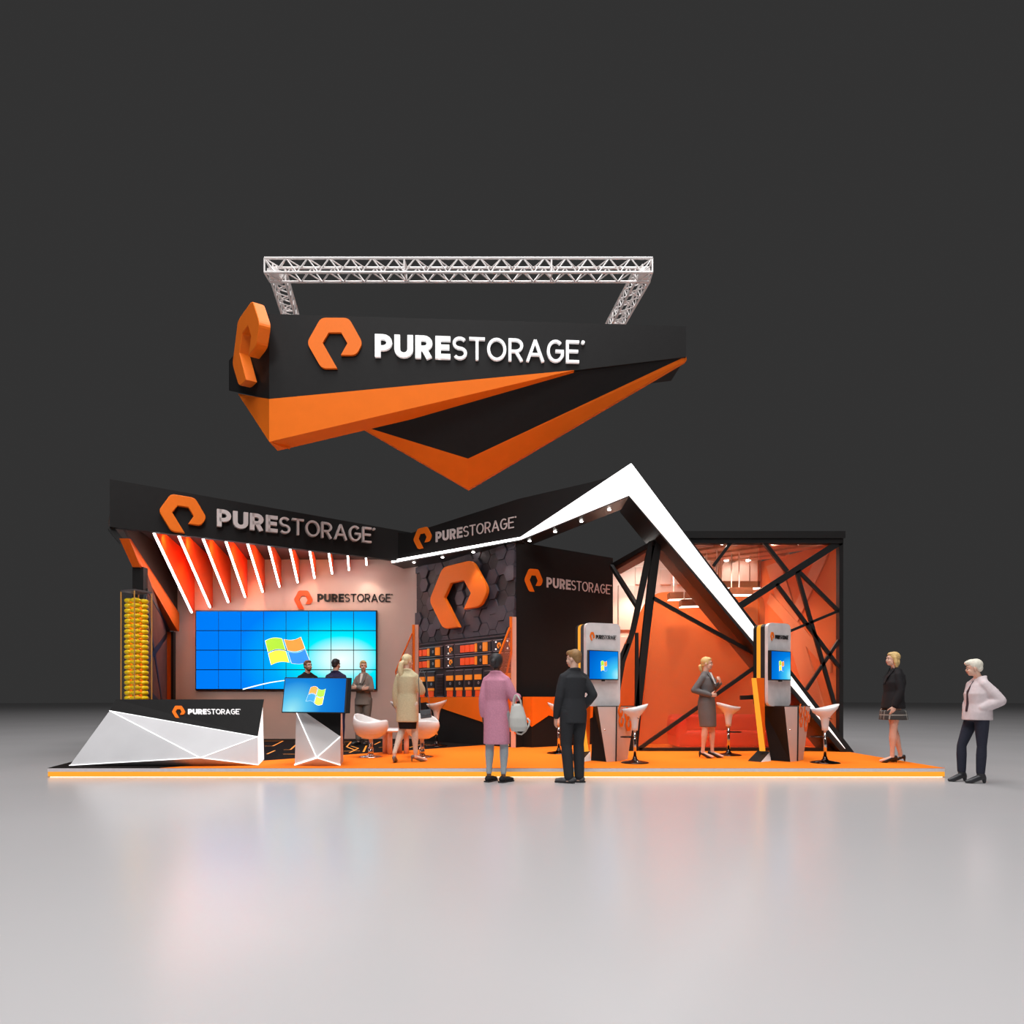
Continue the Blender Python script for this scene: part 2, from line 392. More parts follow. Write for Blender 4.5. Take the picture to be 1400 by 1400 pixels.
for q in ([(361, 1013), (387, 1013), (373, 1020), (362, 1020)], [(388, 1025), (397, 1025), (406, 1017)], [(387, 1031), (404, 1031), (420, 1029)],
          [(470, 1014), (480, 1014), (474, 1021), (484, 1025)], [(497, 1028), (503, 1015)], [(480, 1020), (490, 1023), (478, 1029)], [(518, 1022), (531, 1021), (534, 1010.5)],
          [(536, 1020), (548, 1014), (556, 1014)], [(470, 1027), (492, 1026.5)], [(420, 1014), (436, 1014), (428, 1021)], [(560, 1022), (575, 1018), (590, 1018)],
          [(365, 1031), (376, 1026)], [(455, 1012), (462, 1020)], [(520, 1014), (512, 1018)]): inlay(q)
mb.build('circuit_inlay', AMBER_L, plat, label='amber circuit-like lines in the black carpet')

# ---- left back wall
DW = 15.6
def X(px, d): return (px-CX)*d/F
wb = MB().box((X(238, DW), DW, Z0), (-2.34, DW+.18, 5.0)).build('wall_back', WALLP); struct(wb)
PW = Plane((0, DW), (1, DW))
wl = thing('wall_lettering', 'orange emblem and black lettering above the big video wall', 'sign', PW.at(470, 833))
sign_row(wl, PW, (402, 428, 833, 833, 807.5), (434, 537.5, 823, 823, 812), .003, .02, mat('wall_logo_orange', rgb(226, 84, 18), .45), BLKL, True, 1.05)
# video wall 8 x 4
vx0, vx1, vz0, vz1 = X(270, DW), X(515, DW), H+(CY-942.5)*DW/F, H+(CY-836)*DW/F
vcx = (vx0+vx1)/2
vw = thing('video_wall', 'large wall-mounted video wall of tiled blue screens with a four-colour flag', 'screen', (vcx, DW-.07, vz0))
VS = screen_mat('video_wall_picture', X(468, DW)-vcx, (CY-902)*DW/F+H-vz0, 4.2,
    [(0, (.97, 1, 1, 1)), (.10, (.65, 1, 1, 1)), (.22, (0, .88, 1, 1)), (.40, (0, .42, .98, 1)), (.62, (0, .22, .98, 1)), (1, (0, .2, .95, 1))], 1.0, 2.6)
MB().box((vx0-.02, DW-.06, vz0-.02), (vx1+.02, DW-.001, vz1+.02)).build('mounting_frame', BLACKM, vw)
pw, ph = (vx1-vx0)/8, (vz1-vz0)/4
for i in range(8):
    for j in range(4):
        MB().box((vx0+i*pw+.011, DW-.085, vz0+j*ph+.011), (vx0+(i+1)*pw-.011, DW-.055, vz0+(j+1)*ph-.011)).build('display_panel', VS, vw)
off = V((0, -.006, 0)); dd = DW-.088
Q = bil(P(362.9, 876.4, dd), P(411.1, 871, dd), P(423, 903.2, dd), P(371, 909, dd))
flag(vw, Q, off, [1, 0, 3, 2], wave=.09, sg=1)
mb = MB(); prev = None
for i in range(13):
    t = i/12; x = 332+110*t; y = 941.5-12.5*math.sin(min(1, t*1.5)*PI/2)+max(0, t-.6)*7
    p = P(x, y, dd); q = P(x, y+1.8-1.2*t, dd)
    if prev: mb.prism([prev[1], q, p, prev[0]], off)
    prev = (p, q)
mb.build('screen_swoosh', mat('swoosh_white', rgb(235, 255, 255), emit=.9, ec=(.8, 1, 1, 1)), vw)

# ---- left canopy with fascia
FA = Plane((X(150, 11.96), 11.96), (X(530, 14.75), 14.75))
fas = thing('canopy_fascia', 'long black fascia with pale lettering over the left canopy', 'sign', FA.at(350, 745))
pts = [FA.at(150, 720), FA.at(561, 768.2), FA.at(561, 728), FA.at(150, 655)]
MB().prism(pts, -FA.n*.12).build('fascia_board', BLACK, fas)
sign_row(fas, FA, (216.5, 282, 725.5, 734, 674), (296, 513, 720.5, 744, 697), .004, .09, ORLOGO, GREYL, True, .98, bev=.012)
# canopy ceiling
c0 = FA.at(150, 720, -.12); c1 = FA.at(556, 768, -.12)
cz = 4.55
MB().prism([V((c0.x, c0.y, cz)), V((c1.x, c1.y, cz)), V((-2.4, DW-.01, cz)), V((X(172, 15.6)+.55, DW-.01, cz)), V((c0.x-.35, c0.y+.5, cz))], (0, 0, .06)).build('canopy_ceiling', DKBROWN)
tag(bpy.data.objects['canopy_ceiling'], 'dark brown ceiling board under the left canopy behind the fascia', 'ceiling')
# fins with LED strips
FR = [(210, 727, 262, 836), (244, 731, 287, 829), (277, 734, 312, 822), (308, 737, 335, 815), (338, 741, 359, 808), (367, 744, 382, 801), (396, 747, 407, 795), (423, 750, 430, 789), (449, 752, 454, 783), (475, 754, 477, 778), (500, 757, 501, 771)]
def fin_pts(f, y_add=0):
    x0, y0, x1, y1 = f
    a = FA.at(x0, y0, -.13); b = P(x1, y1, DW-.22)
    return a, b
for i, f in enumerate(FR):
    a, b = fin_pts(f)
    d = V((b.x-a.x, b.y-a.y, 0)); d.normalize(); side = V((-d.y, d.x, 0))
    e = a+(b-a)*((DW-.012-a.y)/(b.y-a.y)); e.z = b.z
    t = thing('canopy_fin', ('leftmost' if i == 0 else 'orange-red') + ' canopy fin', 'fin', a)
    t['group'] = 'orange-red fins hanging under the left canopy'
    ords = ['leftmost', 'second from left', 'third from left', 'fourth from left', 'fifth from left', 'middle one', 'fifth from right', 'fourth from right', 'third from right', 'second from right', 'rightmost, shortest']
    t['label'] = 'orange-red ceiling fin with white light strip, %s of eleven' % ords[i]
    up = V((0, 0, 1))
    poly = [a, b, V((e.x, e.y, b.z)), V((e.x, e.y, cz-.005)), V((a.x, a.y, cz-.005))]
    MB().prism([p-side*.02 for p in poly], side*.04).build('fin_board', ORRED, t)
    MB().bar(a-V((0, 0, .02))+d*.02, b-V((0, 0, .02)), .036, .03).build('light_strip', STRIP_E, t)
# dark left end board
a = FA.at(172, 724, -.13); b = P(236, 838, DW-.25); e = V((X(243, DW), DW-.012, b.z))
db = MB().prism([a, b, e, V((e.x, e.y, cz-.005)), V((a.x, a.y, cz-.005))], V((-.05, -.01, 0))).build('canopy_end_board', DKBROWN)
tag(db, 'dark brown sloping board closing the left end of the canopy', 'board')
# left lattice wall
LA = P(181, 775, 12.35); LB = P(240, 864, 15.5)
lat = thing('side_lattice_wall', 'left side wall of dark posts, diagonal bars and brown infill with orange top board', 'wall', (LA.x, 13.5, Z0))
u = V((LB.x-LA.x, LB.y-LA.y, 0)).normalized(); nn = V((u.y, -u.x, 0))
PLt = Plane((LA.x, LA.y), (LB.x, LB.y))
if PLt.n.x < 0: PLt.n = -PLt.n
# sloping orange top board and its black edge
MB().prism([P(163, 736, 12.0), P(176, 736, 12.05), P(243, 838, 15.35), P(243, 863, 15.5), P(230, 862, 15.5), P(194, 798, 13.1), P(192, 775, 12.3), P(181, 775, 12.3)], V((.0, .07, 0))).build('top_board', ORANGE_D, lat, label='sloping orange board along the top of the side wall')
MB().bar(P(151, 722, 12.1), P(167, 742, 12.2), .16, .1).bar(P(192, 790, 12.6), P(230, 862, 15.45), .08, .07).build('edge_rail', BLACKM, lat)
MB().prism([P(181, 775, 12.35), P(196, 775, 12.35), V((P(196, 775, 12.35).x, 12.35, Z0)), V((LA.x, 12.35, Z0))], (0, .15, 0)).build('post', BLACK, lat)
bx = X(237, 15.45)
MB().box((bx-.03, 15.40, Z0), (bx+.03, 15.5, P(0, 864, 15.45).z)).build('post', BLACKM, lat)
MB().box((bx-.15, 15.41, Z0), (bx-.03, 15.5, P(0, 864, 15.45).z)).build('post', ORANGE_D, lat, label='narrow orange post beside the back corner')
MB().prism([V((LA.x+.22, LA.y+.12, Z0)), V((bx-.15, 15.45, Z0)), V((bx-.15, 15.45, 2.72)), V((LA.x+.22, LA.y+.12, 3.6))], (-.04, 0, 0)).build('infill_panel', BROWNPANE, lat)
def lb(p, q, w=.14):
    MB().bar(PLt.at(*p, .04), PLt.at(*q, .04), w, .05, up=PLt.n).build('diagonal_bar', BLACK, lat)
PLt = Plane((LA.x+.25, LA.y+.12), (bx-.13, 15.45)); 
lb((198, 816), (221, 965)); lb((198, 908), (228, 866)); lb((198, 942), (222, 968)); lb((200, 806), (230, 862), .05)

# ---- hanging sign
hs = thing('hanging_sign', 'large black and orange angular sign hanging over the stand with white lettering', 'sign', (-.5, 12.5, 5.0))
dC, dR, dL = 11.5, 12.0, 13.2
HA = Plane((X(368, dC), dC), (X(938, dR), dR))
HL = Plane((X(368, dC), dC), (X(313, dL), dL))
C_t, C_b = P(368, 429, dC), P(368, 546, dC)
R_t, R_b = HA.at(938, 446), HA.at(938, 488)
M_b = HA.at(784, 506.5)
L_t, L_b = P(313, 493, dL), P(313, 534, dL)
back = [V((p.x, p.y+.0, p.z)) for p in (C_t,)]
mb = MB().prism([C_b, M_b, R_b, R_t, C_t], -HA.n*.9)
mb.add([C_t, C_b, L_b, L_t, C_t+V((.5, .5, 0)), C_b+V((.5, .5, 0)), L_b+V((.9, 0, 0)), L_t+V((.9, 0, 0))], [(0, 1, 2, 3), (4, 7, 6, 5), (0, 3, 7, 4), (1, 5, 6, 2), (0, 4, 5, 1), (2, 6, 7, 3)])
mb.build('sign_body', BLACK, hs)
sign_row(hs, HA, (420.5, 496.5, 505.5, 505, 436.5), (513, 801, 489.5, 498, 458.5), .002, .05, ORLOGO, WHITEL, True, 1.0)
# thick emblem on the left face
def q7(x, y): return (300+x/6.364, 340+y/6.364)
E7 = [(285, 443, 1), (347, 640, 1), (318, 845, 1), (248, 938, 0), (274, 765, 0), (246, 668, 0), (195, 738, 0), (172, 905, 0), (232, 1140, 0), (170, 1205, 1), (112, 1010, 1), (160, 620, 1)]
HLo = Plane((X(368, dC)-.55, dC-.12), (X(313, dL)-.55, dL-.12))
HLo = Plane((X(330, 11.4), 11.4), (X(318, 12.6), 12.6))
HLo = Plane((X(356, 10.9), 10.9), (X(316, 12.7), 12.7))
pp = fillet([(a, b, c) for a, b, c in E7], 40)
MB().prism([HLo.at(*q7(a, b)) for a, b in pp], V((.17, .10, 0))).build('side_emblem', ORLOGO, hs, bevel=.015, label='thick orange emblem standing off the left end of the hanging sign')
# orange upper band
o1 = [P(325, 538, 12.95), P(368, 545.5, dC-.03), P(368, 604, dC-.03)]
MB().prism(o1, (.25, .35, 0)).build('orange_band_end', ORANGE, hs)
MB().prism([P(368, 545.5, dC-.03), HA.at(785, 506, .03), P(368, 604, dC-.03)], (.0, .42, .0)).build('orange_band', ORANGE, hs)
# lower black fold and chevron
k0 = P(487, 580, 12.0); k1 = P(640, 627, 12.5); k2 = P(938, 487, 12.02); k3 = P(640, 668.5, 13.0)
MB().add([k0, k1, k2, HA.at(784, 507, -.05), k0+V((0, .9, .35)), k1+V((0, .9, .7)), k2+V((-.3, .5, .05)), HA.at(784, 507, -.6)],
         [(0, 1, 3), (1, 2, 3), (0, 4, 5, 1), (1, 5, 6, 2), (2, 6, 7, 3), (3, 7, 4, 0), (4, 7, 5), (5, 7, 6)]).build('lower_fold', BLACK, hs)
MB().prism([k0, k1, k3], (0, .14, 0.01)).build('chevron_arm', ORANGE, hs, label='left arm of the lower orange chevron')
MB().prism([k1, k2, P(939, 492, 12.06), k3], (0, .14, 0.01)).build('chevron_arm', ORANGE, hs, label='right arm of the lower orange chevron')

# ---- lighting truss
TR = thing('lighting_truss', 'white square lattice truss frame above the hanging sign', 'truss', (-1, 13.2, 9.8))
def truss(a, b, s, name, nb, right=None, drop=True):
    a = V(a); b = V(b); d = (b-a); L = d.length; d /= L; x = right or V((0, 1, 0)); z = V((0, 0, 1)); r = .022
    mb = MB(); cs = [(0, 0), (s, 0), (s, -s), (0, -s)]
    C = lambda i, t: a+x*cs[i][0]+z*cs[i][1]+d*(L*t)
    for i in range(4): mb.tube([C(i, 0), C(i, 1)], .026, 8)
    for i, j in ((0, 1), (1, 2), (3, 2), (0, 3)):
        for k in range(nb):
            t0, t1, t2 = k/nb, (k+.5)/nb, (k+1)/nb
            mb.tube([C(i, t0), C(j, t1)], .014, 6).tube([C(j, t1), C(i, t2)], .014, 6)
    for t in (0, .36, .74, 1):
        for i, j in ((0, 1), (1, 2), (2, 3), (3, 0)): mb.tube([C(i, t), C(j, t)], .018, 6)
    return mb.build(name, WHITEM, TR)
dT = 13.2; ts = 19.5*dT/F
ta = P(361.5, 353, dT); tb = P(892, 353, dT); tb.x -= 0
truss(ta, tb, ts, 'truss_beam', 18)
dirb = V((-.165, 1, 0)).normalized()
truss(ta+V((.03, ts, 0)), ta+V((.03, ts, 0))+dirb*4.2, ts, 'truss_beam', 12, V((1, 0, 0)))
tb2 = tb+V((-ts, ts, 0))
truss(tb2, tb2+dirb*4.2, ts, 'truss_beam', 12, V((1, 0, 0)))
truss(ta+V((.03, ts, 0))+dirb*4.2, tb2+dirb*4.2+V((ts, 0, 0)), ts, 'truss_beam', 20)
for q in (ta, tb-V((ts, 0, 0))):
    m_ = MB().box((q.x+.03, q.y+.06, q.z-ts+.02), (q.x+ts-.03, q.y+ts-.03, q.z-ts*.55)).box((q.x+.1, q.y+ts, q.z-ts-.03), (q.x+ts-.02, q.y+ts+.02, q.z-ts+.2)).tube([q+V((ts*.4, ts*.5, -.2)), q+V((ts*.4, ts*.5, -.03))], .02).tube([q+V((ts*.65, ts*.5, -.2)), q+V((ts*.65, ts*.5, -.07))], .02)
    m_.build('corner_block', WHITEM, TR)

# ---- hexagon feature wall
A1 = (-2.34, 15.6); B1 = (.09, 13.0)
PH = Plane(A1, B1)
fw = thing('feature_wall', 'charcoal hexagon and server-rack feature wall with large orange emblem', 'wall', (-1.1, 14.3, Z0))
p0 = V((*A1, Z0)); p1 = V((*B1, Z0))
MB().prism([p0, p1, V((p1.x, p1.y, 4.36)), V((p0.x, p0.y, 4.36))], -PH.n*.15).build('wall_board', SERVB, fw)
Lh = (p1-p0).length; uh = (p1-p0)/Lh
mb = MB(); R = .185; zb = PH.zat(640, 872)
row = 0; ww = R*1.5; hh = R*math.sqrt(3)
for ci in range(-1, 15):
    for ri in range(0, 11):
        cu = .1+ci*ww; cz_ = zb-.05+ri*hh+(hh/2 if ci % 2 else 0)
        poly = [(cu+R*.97*math.cos(PI/3*k), cz_+R*.97*math.sin(PI/3*k)) for k in range(6)]
        out = [poly]
        def clip(pl, f, val, keep):
            o = []
            for i in range(len(pl)):
                a, b = pl[i], pl[(i+1) % len(pl)]; ia, ib = keep*(a[f]-val) >= 0, keep*(b[f]-val) >= 0
                if ia: o.append(a)
                if ia != ib:
                    t = (val-a[f])/(b[f]-a[f]); o.append((a[0]+(b[0]-a[0])*t, a[1]+(b[1]-a[1])*t))
            return o
        for f_, v_, k_ in ((0, .01, 1), (0, Lh-.01, -1), (1, zb, 1), (1, 4.34, -1)):
            if poly: poly = clip(poly, f_, v_, k_)
        if len(poly) < 3: continue
        th = random.choice((.02, .035, .05, .07)); 
        mb.prism([p0+uh*a+V((0, 0, b-Z0)) for a, b in poly], PH.n*th, 1 if th < .03 else 0)
mb.build('hexagon_cladding', [HEXM, HEXM2], fw, bevel=.008, seg=1)
# big emblem, px outline
a = PH.at(591, 862.5, .16); b = PH.at(671, 853, .16); t = PH.at(591, 770, .16)
a = PH.at(590.5, 861, .14); b = PH.at(671.5, 858.8, .14)
zt = PH.zat(660, 766); zbm = PH.zat(620, 861)
a.z = b.z = zbm
logo(fw, planemap(a, b, V((0, 0, (zt-zbm)/.91))), PH.n*.09, ORLOGO, 'large_emblem', .02, 'large glossy orange emblem on the hexagons')
# server section
def prect(mb, x0, x1, y0, y1, o0, o1, mi=0, ref=640):
    za, zb_ = PH.zat(ref, y1), PH.zat(ref, y0)
    q = [PH.xz(x0, za, o0), PH.xz(x1, za, o0), PH.xz(x1, zb_, o0), PH.xz(x0, zb_, o0)]
    mb.prism(q, PH.n*(o1-o0), mi)
b_ = MB(); prect(b_, 570.5, 706, 873, 953.5, 0, .03); prect(b_, 570.5, 706, 873, 876, .03, .06); b_.build('rack_board', SERVM, fw)
def unit(x0, x1, y0, y1, kind):
    m = MB(); prect(m, x0, x1, y0, y1, .03, .07); u_ = m.build('server_unit', SERVM, fw, bevel=.006, seg=1)
    fr = MB(); prect(fr, x0+.6, x1-.6, y0+.5, y0+1.1, .07, .076); prect(fr, x0+.6, x1-.6, y1-1.1, y1-.5, .07, .076); fr.build('silver_rim', SILV, u_)
    if kind == 'h':
        w = x1-x0; s0 = x0+(w*.16 if w > 40 else 0.8)
        n = 3 if w > 40 else 2; x = s0
        for k in range(n):
            m = MB(); prect(m, x, x+5.6, y0+3.5, y1-3, .07, .09); m.build('drive_bay', SERVO, u_); x += 6.7
        m = MB(); prect(m, x, x+2.8, y0+2.6, y1-2.4, .07, .1); m.build('handle', SERVA, u_); x += 2.8
        m = MB(); prect(m, x, x+8.2, y0+2.6, y1-2.4, .07, .085); m.build('latch_plate', SERVB, u_)
        c = PH.xz(x+4, PH.zat(640, (y0+y1)/2), .088)
        mm = MB(); stroke(mm, arc(0, 0, .02, .028, 0, 330, 11), 1, .007, lambda U, Vv, c=c: c+PH.u*U+V((0, 0, Vv)), PH.n*.006); mm.build('lock_ring', SILV, u_)
        x += 8.2
        m = MB(); prect(m, x, x+5.4, y0+2.2, y1-2.2, .07, .1); m.build('handle', SERVA, u_)
    elif kind == 'c':
        c = PH.xz((x0+x1)/2+1.5, PH.zat(640, (y0+y1)/2), .072)
        s = .13; logo(u_, lambda U, Vv: c+PH.u*(U-.5)*s+V((0, 0, (Vv-.45)*s)), PH.n*.012, SERVA, 'emblem')
        for yy in (y0+3.4, y1-3.4):
            c2 = PH.xz(x0+4, PH.zat(640, yy), .075); MB().ell(c2, .02, n=10, m=6).build('indicator', mat('indicator_white', rgb(240, 235, 235), emit=.6, ec=(1, 1, 1, 1)), u_)
    elif kind == 'v':
        m = MB(); prect(m, x0+1.8, x1-1.8, y0+8, y0+14.8, .07, .1); m.build('handle', SERVA, u_)
        m = MB(); prect(m, x0+1.8, x1-1.8, y0+14.8, y0+24.8, .07, .085); m.build('latch_plate', SERVB, u_)
        m = MB(); prect(m, x0+1.8, x1-1.8, y0+24.8, y0+28.5, .07, .1); m.build('handle', SERVA, u_)
        m = MB(); prect(m, x0+2.4, x1-2.4, y0+29, y1-.3, .07, .09); m.build('drive_bay', SERVO, u_)
        c = PH.xz((x0+x1)/2, PH.zat(640, y0+19), .088)
        mm = MB(); stroke(mm, arc(0, 0, .022, .026, 0, 330, 11), 1, .007, lambda U, Vv, c=c: c+PH.u*U+V((0, 0, Vv)), PH.n*.006); mm.build('lock_ring', SILV, u_)
    elif kind == 'g':
        m = MB()
        for k in range(6): prect(m, x0+.8, x1-.8, y0+5+k*4.2, y0+6.6+k*4.2, .07, .082)
        m.build('vent_slats', SERVB, u_)
for dy in (0, 17.2):
    unit(571, 606.5, 879.5+dy, 895+dy, 'h'); unit(609, 621, 879+dy, 895+dy, 'c'); unit(622, 672.5, 879+dy, 895+dy, 'h')
    unit(674, 688, 879+dy, 895+dy, 'c'); unit(690, 704, 879+dy, 895+dy, 'g' if dy else 'c')
unit(571, 583, 915, 953, 'v'); unit(584, 595.5, 915, 953, 'v'); unit(596.5, 607, 920, 953, 'g')
for k in range(4): unit(609.5+k*12.9, 621.5+k*12.9, 915, 953, 'v')
unit(662, 672, 918, 953, 'g'); unit(674, 688, 915, 953, 'v'); unit(690, 703, 915, 953, 'v')

# lower plinth of feature wall (left, orange over black) and prow
PB = Plane((PH.xz(560, 0, .35).x, PH.xz(560, 0, .35).y), (PH.xz(706, 0, .2).x, PH.xz(706, 0, .2).y))
def plinth(name, label, plist, yline, sh=-.3):
    pass
pl = thing('angular_plinth', 'angular low plinth, orange above black, under the server feature wall', 'plinth', (-1, 13.6, Z0))
def gp(pt, z): return V((pt.x, pt.y, z))
q0 = PB.at(583, CY); q1 = PB.at(706, CY)
zt_ = 1.15
MB().prism([gp(q0, Z0), gp(q1, Z0), gp(q1, zt_), gp(q0, zt_)], -PB.n*.3).build('plinth_body', BLACK, pl)
MB().prism([PB.at(576, 961, .004), PB.at(583, 960, .004), PB.at(612, 971, .004), PB.at(660, 987, .004), PB.at(706, 1003, .004), gp(PB.at(706, CY, .004), zt_), gp(PB.at(576, CY, .004), zt_)], PB.n*.02).build('orange_facing', ORANGE, pl)
# ---- centre black wall
A2 = (.09, 13.0); B2 = (X(838, 14.5), 14.5)
PC = Plane(A2, B2)
bw = thing('black_wall', 'tall black wall with emblem and pale lettering behind the first kiosk', 'wall', (1.2, 13.8, Z0))
MB().prism([V((*A2, Z0)), V((*B2, Z0)), V((*B2, 4.34)), V((*A2, 4.34))], -PC.n*.2).build('wall_board', BLACK, bw)
sign_row(bw, PC, (716.5, 742, 808.5, 809.5, 777), (747, 836.5, 803, 813, 789), .003, .012, ORLOGO, GREYL, True, .9)
pr = thing('prow_plinth', 'pointed low plinth with orange V over black below the black wall', 'plinth', (.7, 12.9, Z0))
r0 = V((.085, 12.98, 0)); r1 = G(727, 1022, Z0); r1.z = 0; r2 = V((2.25, 14.0, 0)); r3 = V((2.27, 14.42, 0))
poly = [r0, r1, r2, r3, V((.15, 13.02, 0))]
MB().prism([V((p.x, p.y, Z0)) for p in poly], (0, 0, zt_-Z0)).build('plinth_body', BLACK, pr)
PR1 = Plane((r0.x, r0.y), (r1.x, r1.y)); PR2 = Plane((r1.x, r1.y), (r2.x, r2.y))
MB().prism([PR1.at(706.5, 972, .003), PR1.at(727, 993.5, .003), gp(PR1.at(727, CY, .003), zt_), gp(PR1.at(706.5, CY, .003), zt_)], PR1.n*.012).build('orange_facing', ORANGE, pr)
MB().prism([PR2.at(727, 993.5, .003), PR2.at(750, 978, .003), PR2.at(790, 990, .003), PR2.at(832, 970, .003), gp(PR2.at(832, CY, .003), zt_), gp(PR2.at(727, CY, .003), zt_)], PR2.n*.012).build('orange_facing', ORANGE, pr)
# pillars with acrylic wings
rp = thing('wing_pillar', 'peach pillar with orange edge and acrylic wing, right of the server wall', 'pillar', G(702, 1020))
g0 = G(698, 1020.5); g1 = G(706, 1021)
MB().prism([P(698.5, 843, 12.72), P(706, 843.5, 12.72), V((X(706, 12.72), 12.72, Z0)), V((X(698.5, 12.72), 12.72, Z0))], (0, .1, 0)).build('pillar_post', PEACHP, rp)
MB().prism([P(696.5, 843, 12.68), P(700.3, 843, 12.68), P(700.3, 893, 12.68), P(693.5, 922, 12.68), P(689, 930, 12.68), P(697, 895, 12.68)], (0, .08, 0)).build('orange_edge', ORANGE, rp)
MB().bar(P(697, 858, 12.64), P(682, 896, 12.4), .03).bar(P(682, 896, 12.4), P(676, 918, 12.3), .03).build('wing_edge', ORANGE, rp)
MB().prism([P(698, 858, 12.66), P(682, 896, 12.42), P(676, 920, 12.32), P(676, 950, 12.32), P(698, 950, 12.66)], (.012, .003, 0)).build('wing_panel', PLEXI, rp)
MB().bar(P(691, 1010, 12.6), P(694, 1020, 12.64), .05).build('edge_foot', AMBER, rp)
lp_ = thing('wing_pillar', 'peach pillar with orange edge and acrylic wing, between the beige wall and the servers', 'pillar', G(567, 1012))
dl = 14.9
MB().prism([P(566.5, 854, dl), P(572, 854, dl), V((X(572, dl), dl, Z0)), V((X(566.5, dl), dl, Z0))], (0, .1, 0)).build('pillar_post', PEACHP, lp_)
MB().prism([P(563.5, 854, dl-.03), P(567, 854, dl-.03), V((X(567, dl), dl-.03, Z0)), V((X(563.5, dl), dl-.03, Z0))], (0, .1, 0)).build('orange_edge', ORANGE, lp_)
wg = [(563.5, 866), (541, 918), (544.5, 958), (548, 958)]
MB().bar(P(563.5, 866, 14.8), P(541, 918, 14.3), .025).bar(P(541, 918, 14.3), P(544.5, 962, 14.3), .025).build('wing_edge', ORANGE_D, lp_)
MB().prism([P(564, 867, 14.8), P(541, 918, 14.3), P(544.5, 962, 14.3), P(564, 962, 14.8)], (.012, .003, 0)).build('wing_panel', PLEXI, lp_)

# ---- centre fascia and illuminated beam
F1 = Plane((X(536, 15.0), 15.0), (X(712, 12.8), 12.8))
pk = F1.at(863, 634); F2 = Plane((pk.x, pk.y), (X(1167, 11.6), 11.6))
cf = thing('centre_fascia', 'black rising fascia with emblem and pale lettering above the feature wall', 'sign', F1.at(640, 740))
MB().prism([F1.at(536, 765), F1.at(712, 734), F1.at(838, 651), F1.at(811, 658.5), F1.at(709, 682), F1.at(563, 728.5), F1.at(552, 729), F1.at(536, 727)], (0.03, .12, 0)).build('fascia_board', BLACK, cf)
sign_row(cf, F1, (565.5, 591, 752.5, 747, 724.5), (596, 707, 741.5, 721, 727.5), .004, .015, ORLOGO, GREYL, True, .95)
bmn = thing('illuminated_beam', 'glowing white angular beam rising to a peak and descending to the orange floor', 'beam', G(1150, 1028.5))
MB().prism([F1.at(536, 766), F1.at(712, 734.5), F1.at(712, 737.5), F1.at(536, 769.5)], F1.n*.02).build('light_line', WHITE_E, bmn)
MB().prism([F1.at(712, 734.5, .0), F1.at(863, 634, .0), F1.at(860, 677.5, .0), F1.at(712, 738, .0)], F1.n*.02).build('light_face', LBOX, bmn)
MB().prism([F2.at(863, 634, .0), F2.at(1155, 1023.5, .0), F2.at(860, 677.5, .0)], F2.n*.02).build('light_face', LBOX, bmn)
mb = MB().prism([F1.at(536, 764.8, -.01), F1.at(712, 733, -.01), F1.at(712, 739, -.01), F1.at(536, 771, -.01)], (.18, .55, 0))
mb.prism([F1.at(712, 733, -.01), F1.at(863, 632.5, -.01), F1.at(860, 679, -.01), F1.at(712, 739, -.01)], (0, .75, 0))
mb.prism([F2.at(863, 632.5, -.01), F2.at(1168, 1028.5, -.01), F2.at(1150, 1028.5, -.01), F2.at(860, 679, -.01)], (0, .95, 0))
mb.build('beam_housing', BLACKM, bmn)
def downlight(p, parent, r=.032):
    return MB().lathe([(r*.2, 0), (r, 0), (r, .01), (r*.2, .01)], p-V((0, 0, .006)), 12).build('downlight', SPOT_E, parent)
for x, y in ((566, 769), (605, 762), (647, 755), (689, 747.5), (724, 739.5), (759, 727), (795, 713), (833, 697)):
    z = None
    # find depth where the beam underside is met
    zb1 = F1.at(x, 771-(x-536)*32/176 if x < 712 else 739-(x-712)*60/148).z
    d = (zb1-H)*F/(CY-y); p = P(x, y, d)
    fpy = F1.at(x, y).y
    p.y = max(p.y, fpy+.1); downlight(V((p.x, p.y, zb1-.002)), bmn)

# ---- right lounge room
DR = 11.8; PRm = Plane((0, DR), (1, DR))
XR = X(1151, DR)
rm = struct(MB().prism([V((X(838, 14.5)-.1, DW, Z0)), V((XR, DW, Z0)), V((XR, DW, 4.6)), P(960, 752, DW), P(885, 750, DW), P(838, 777, DW), V((X(838, 14.5)-.1, DW, 4.3))], (0, .15, 0)).build('wall_room_back', PEACH))
MB_ = MB().prism([V((XR-.02, DR+.1, Z0)), V((XR-.02, DW, Z0)), V((XR-.02, DW, 4.5)), V((XR-.02, DR+.1, 4.05))], (.08, 0, 0)); struct(MB_.build('wall_right', ROOMOR))
mb = MB().prism([V((XR-.05, DR+.2, .3)), V((XR-.05, 12.6, .3)), V((XR-.05, 15.2, 4.3)), V((XR-.05, 14.4, 4.25))], (.03, 0, 0))  # thin pale strips model the reflected bars seen on the side wall
mb.prism([V((XR-.06, 12.2, 3.9)), V((XR-.06, 12.7, 3.95)), V((XR-.06, 15.4, 1.6)), V((XR-.06, 15.4, 1.1))], (.03, 0, 0))
mb.prism([V((XR-.07, 12.1, 1.6)), V((XR-.07, 12.1, 1.9)), V((XR-.07, 14.9, 3.6)), V((XR-.07, 15.1, 3.4))], (.03, 0, 0))
reflections = mb.build('wall_reflections', mat('pale_orange_reflection', rgb(222, 128, 78), .5, noise=.05)); tag(reflections, 'pale orange crossing ribs on the orange side wall of the lounge', 'reflection')
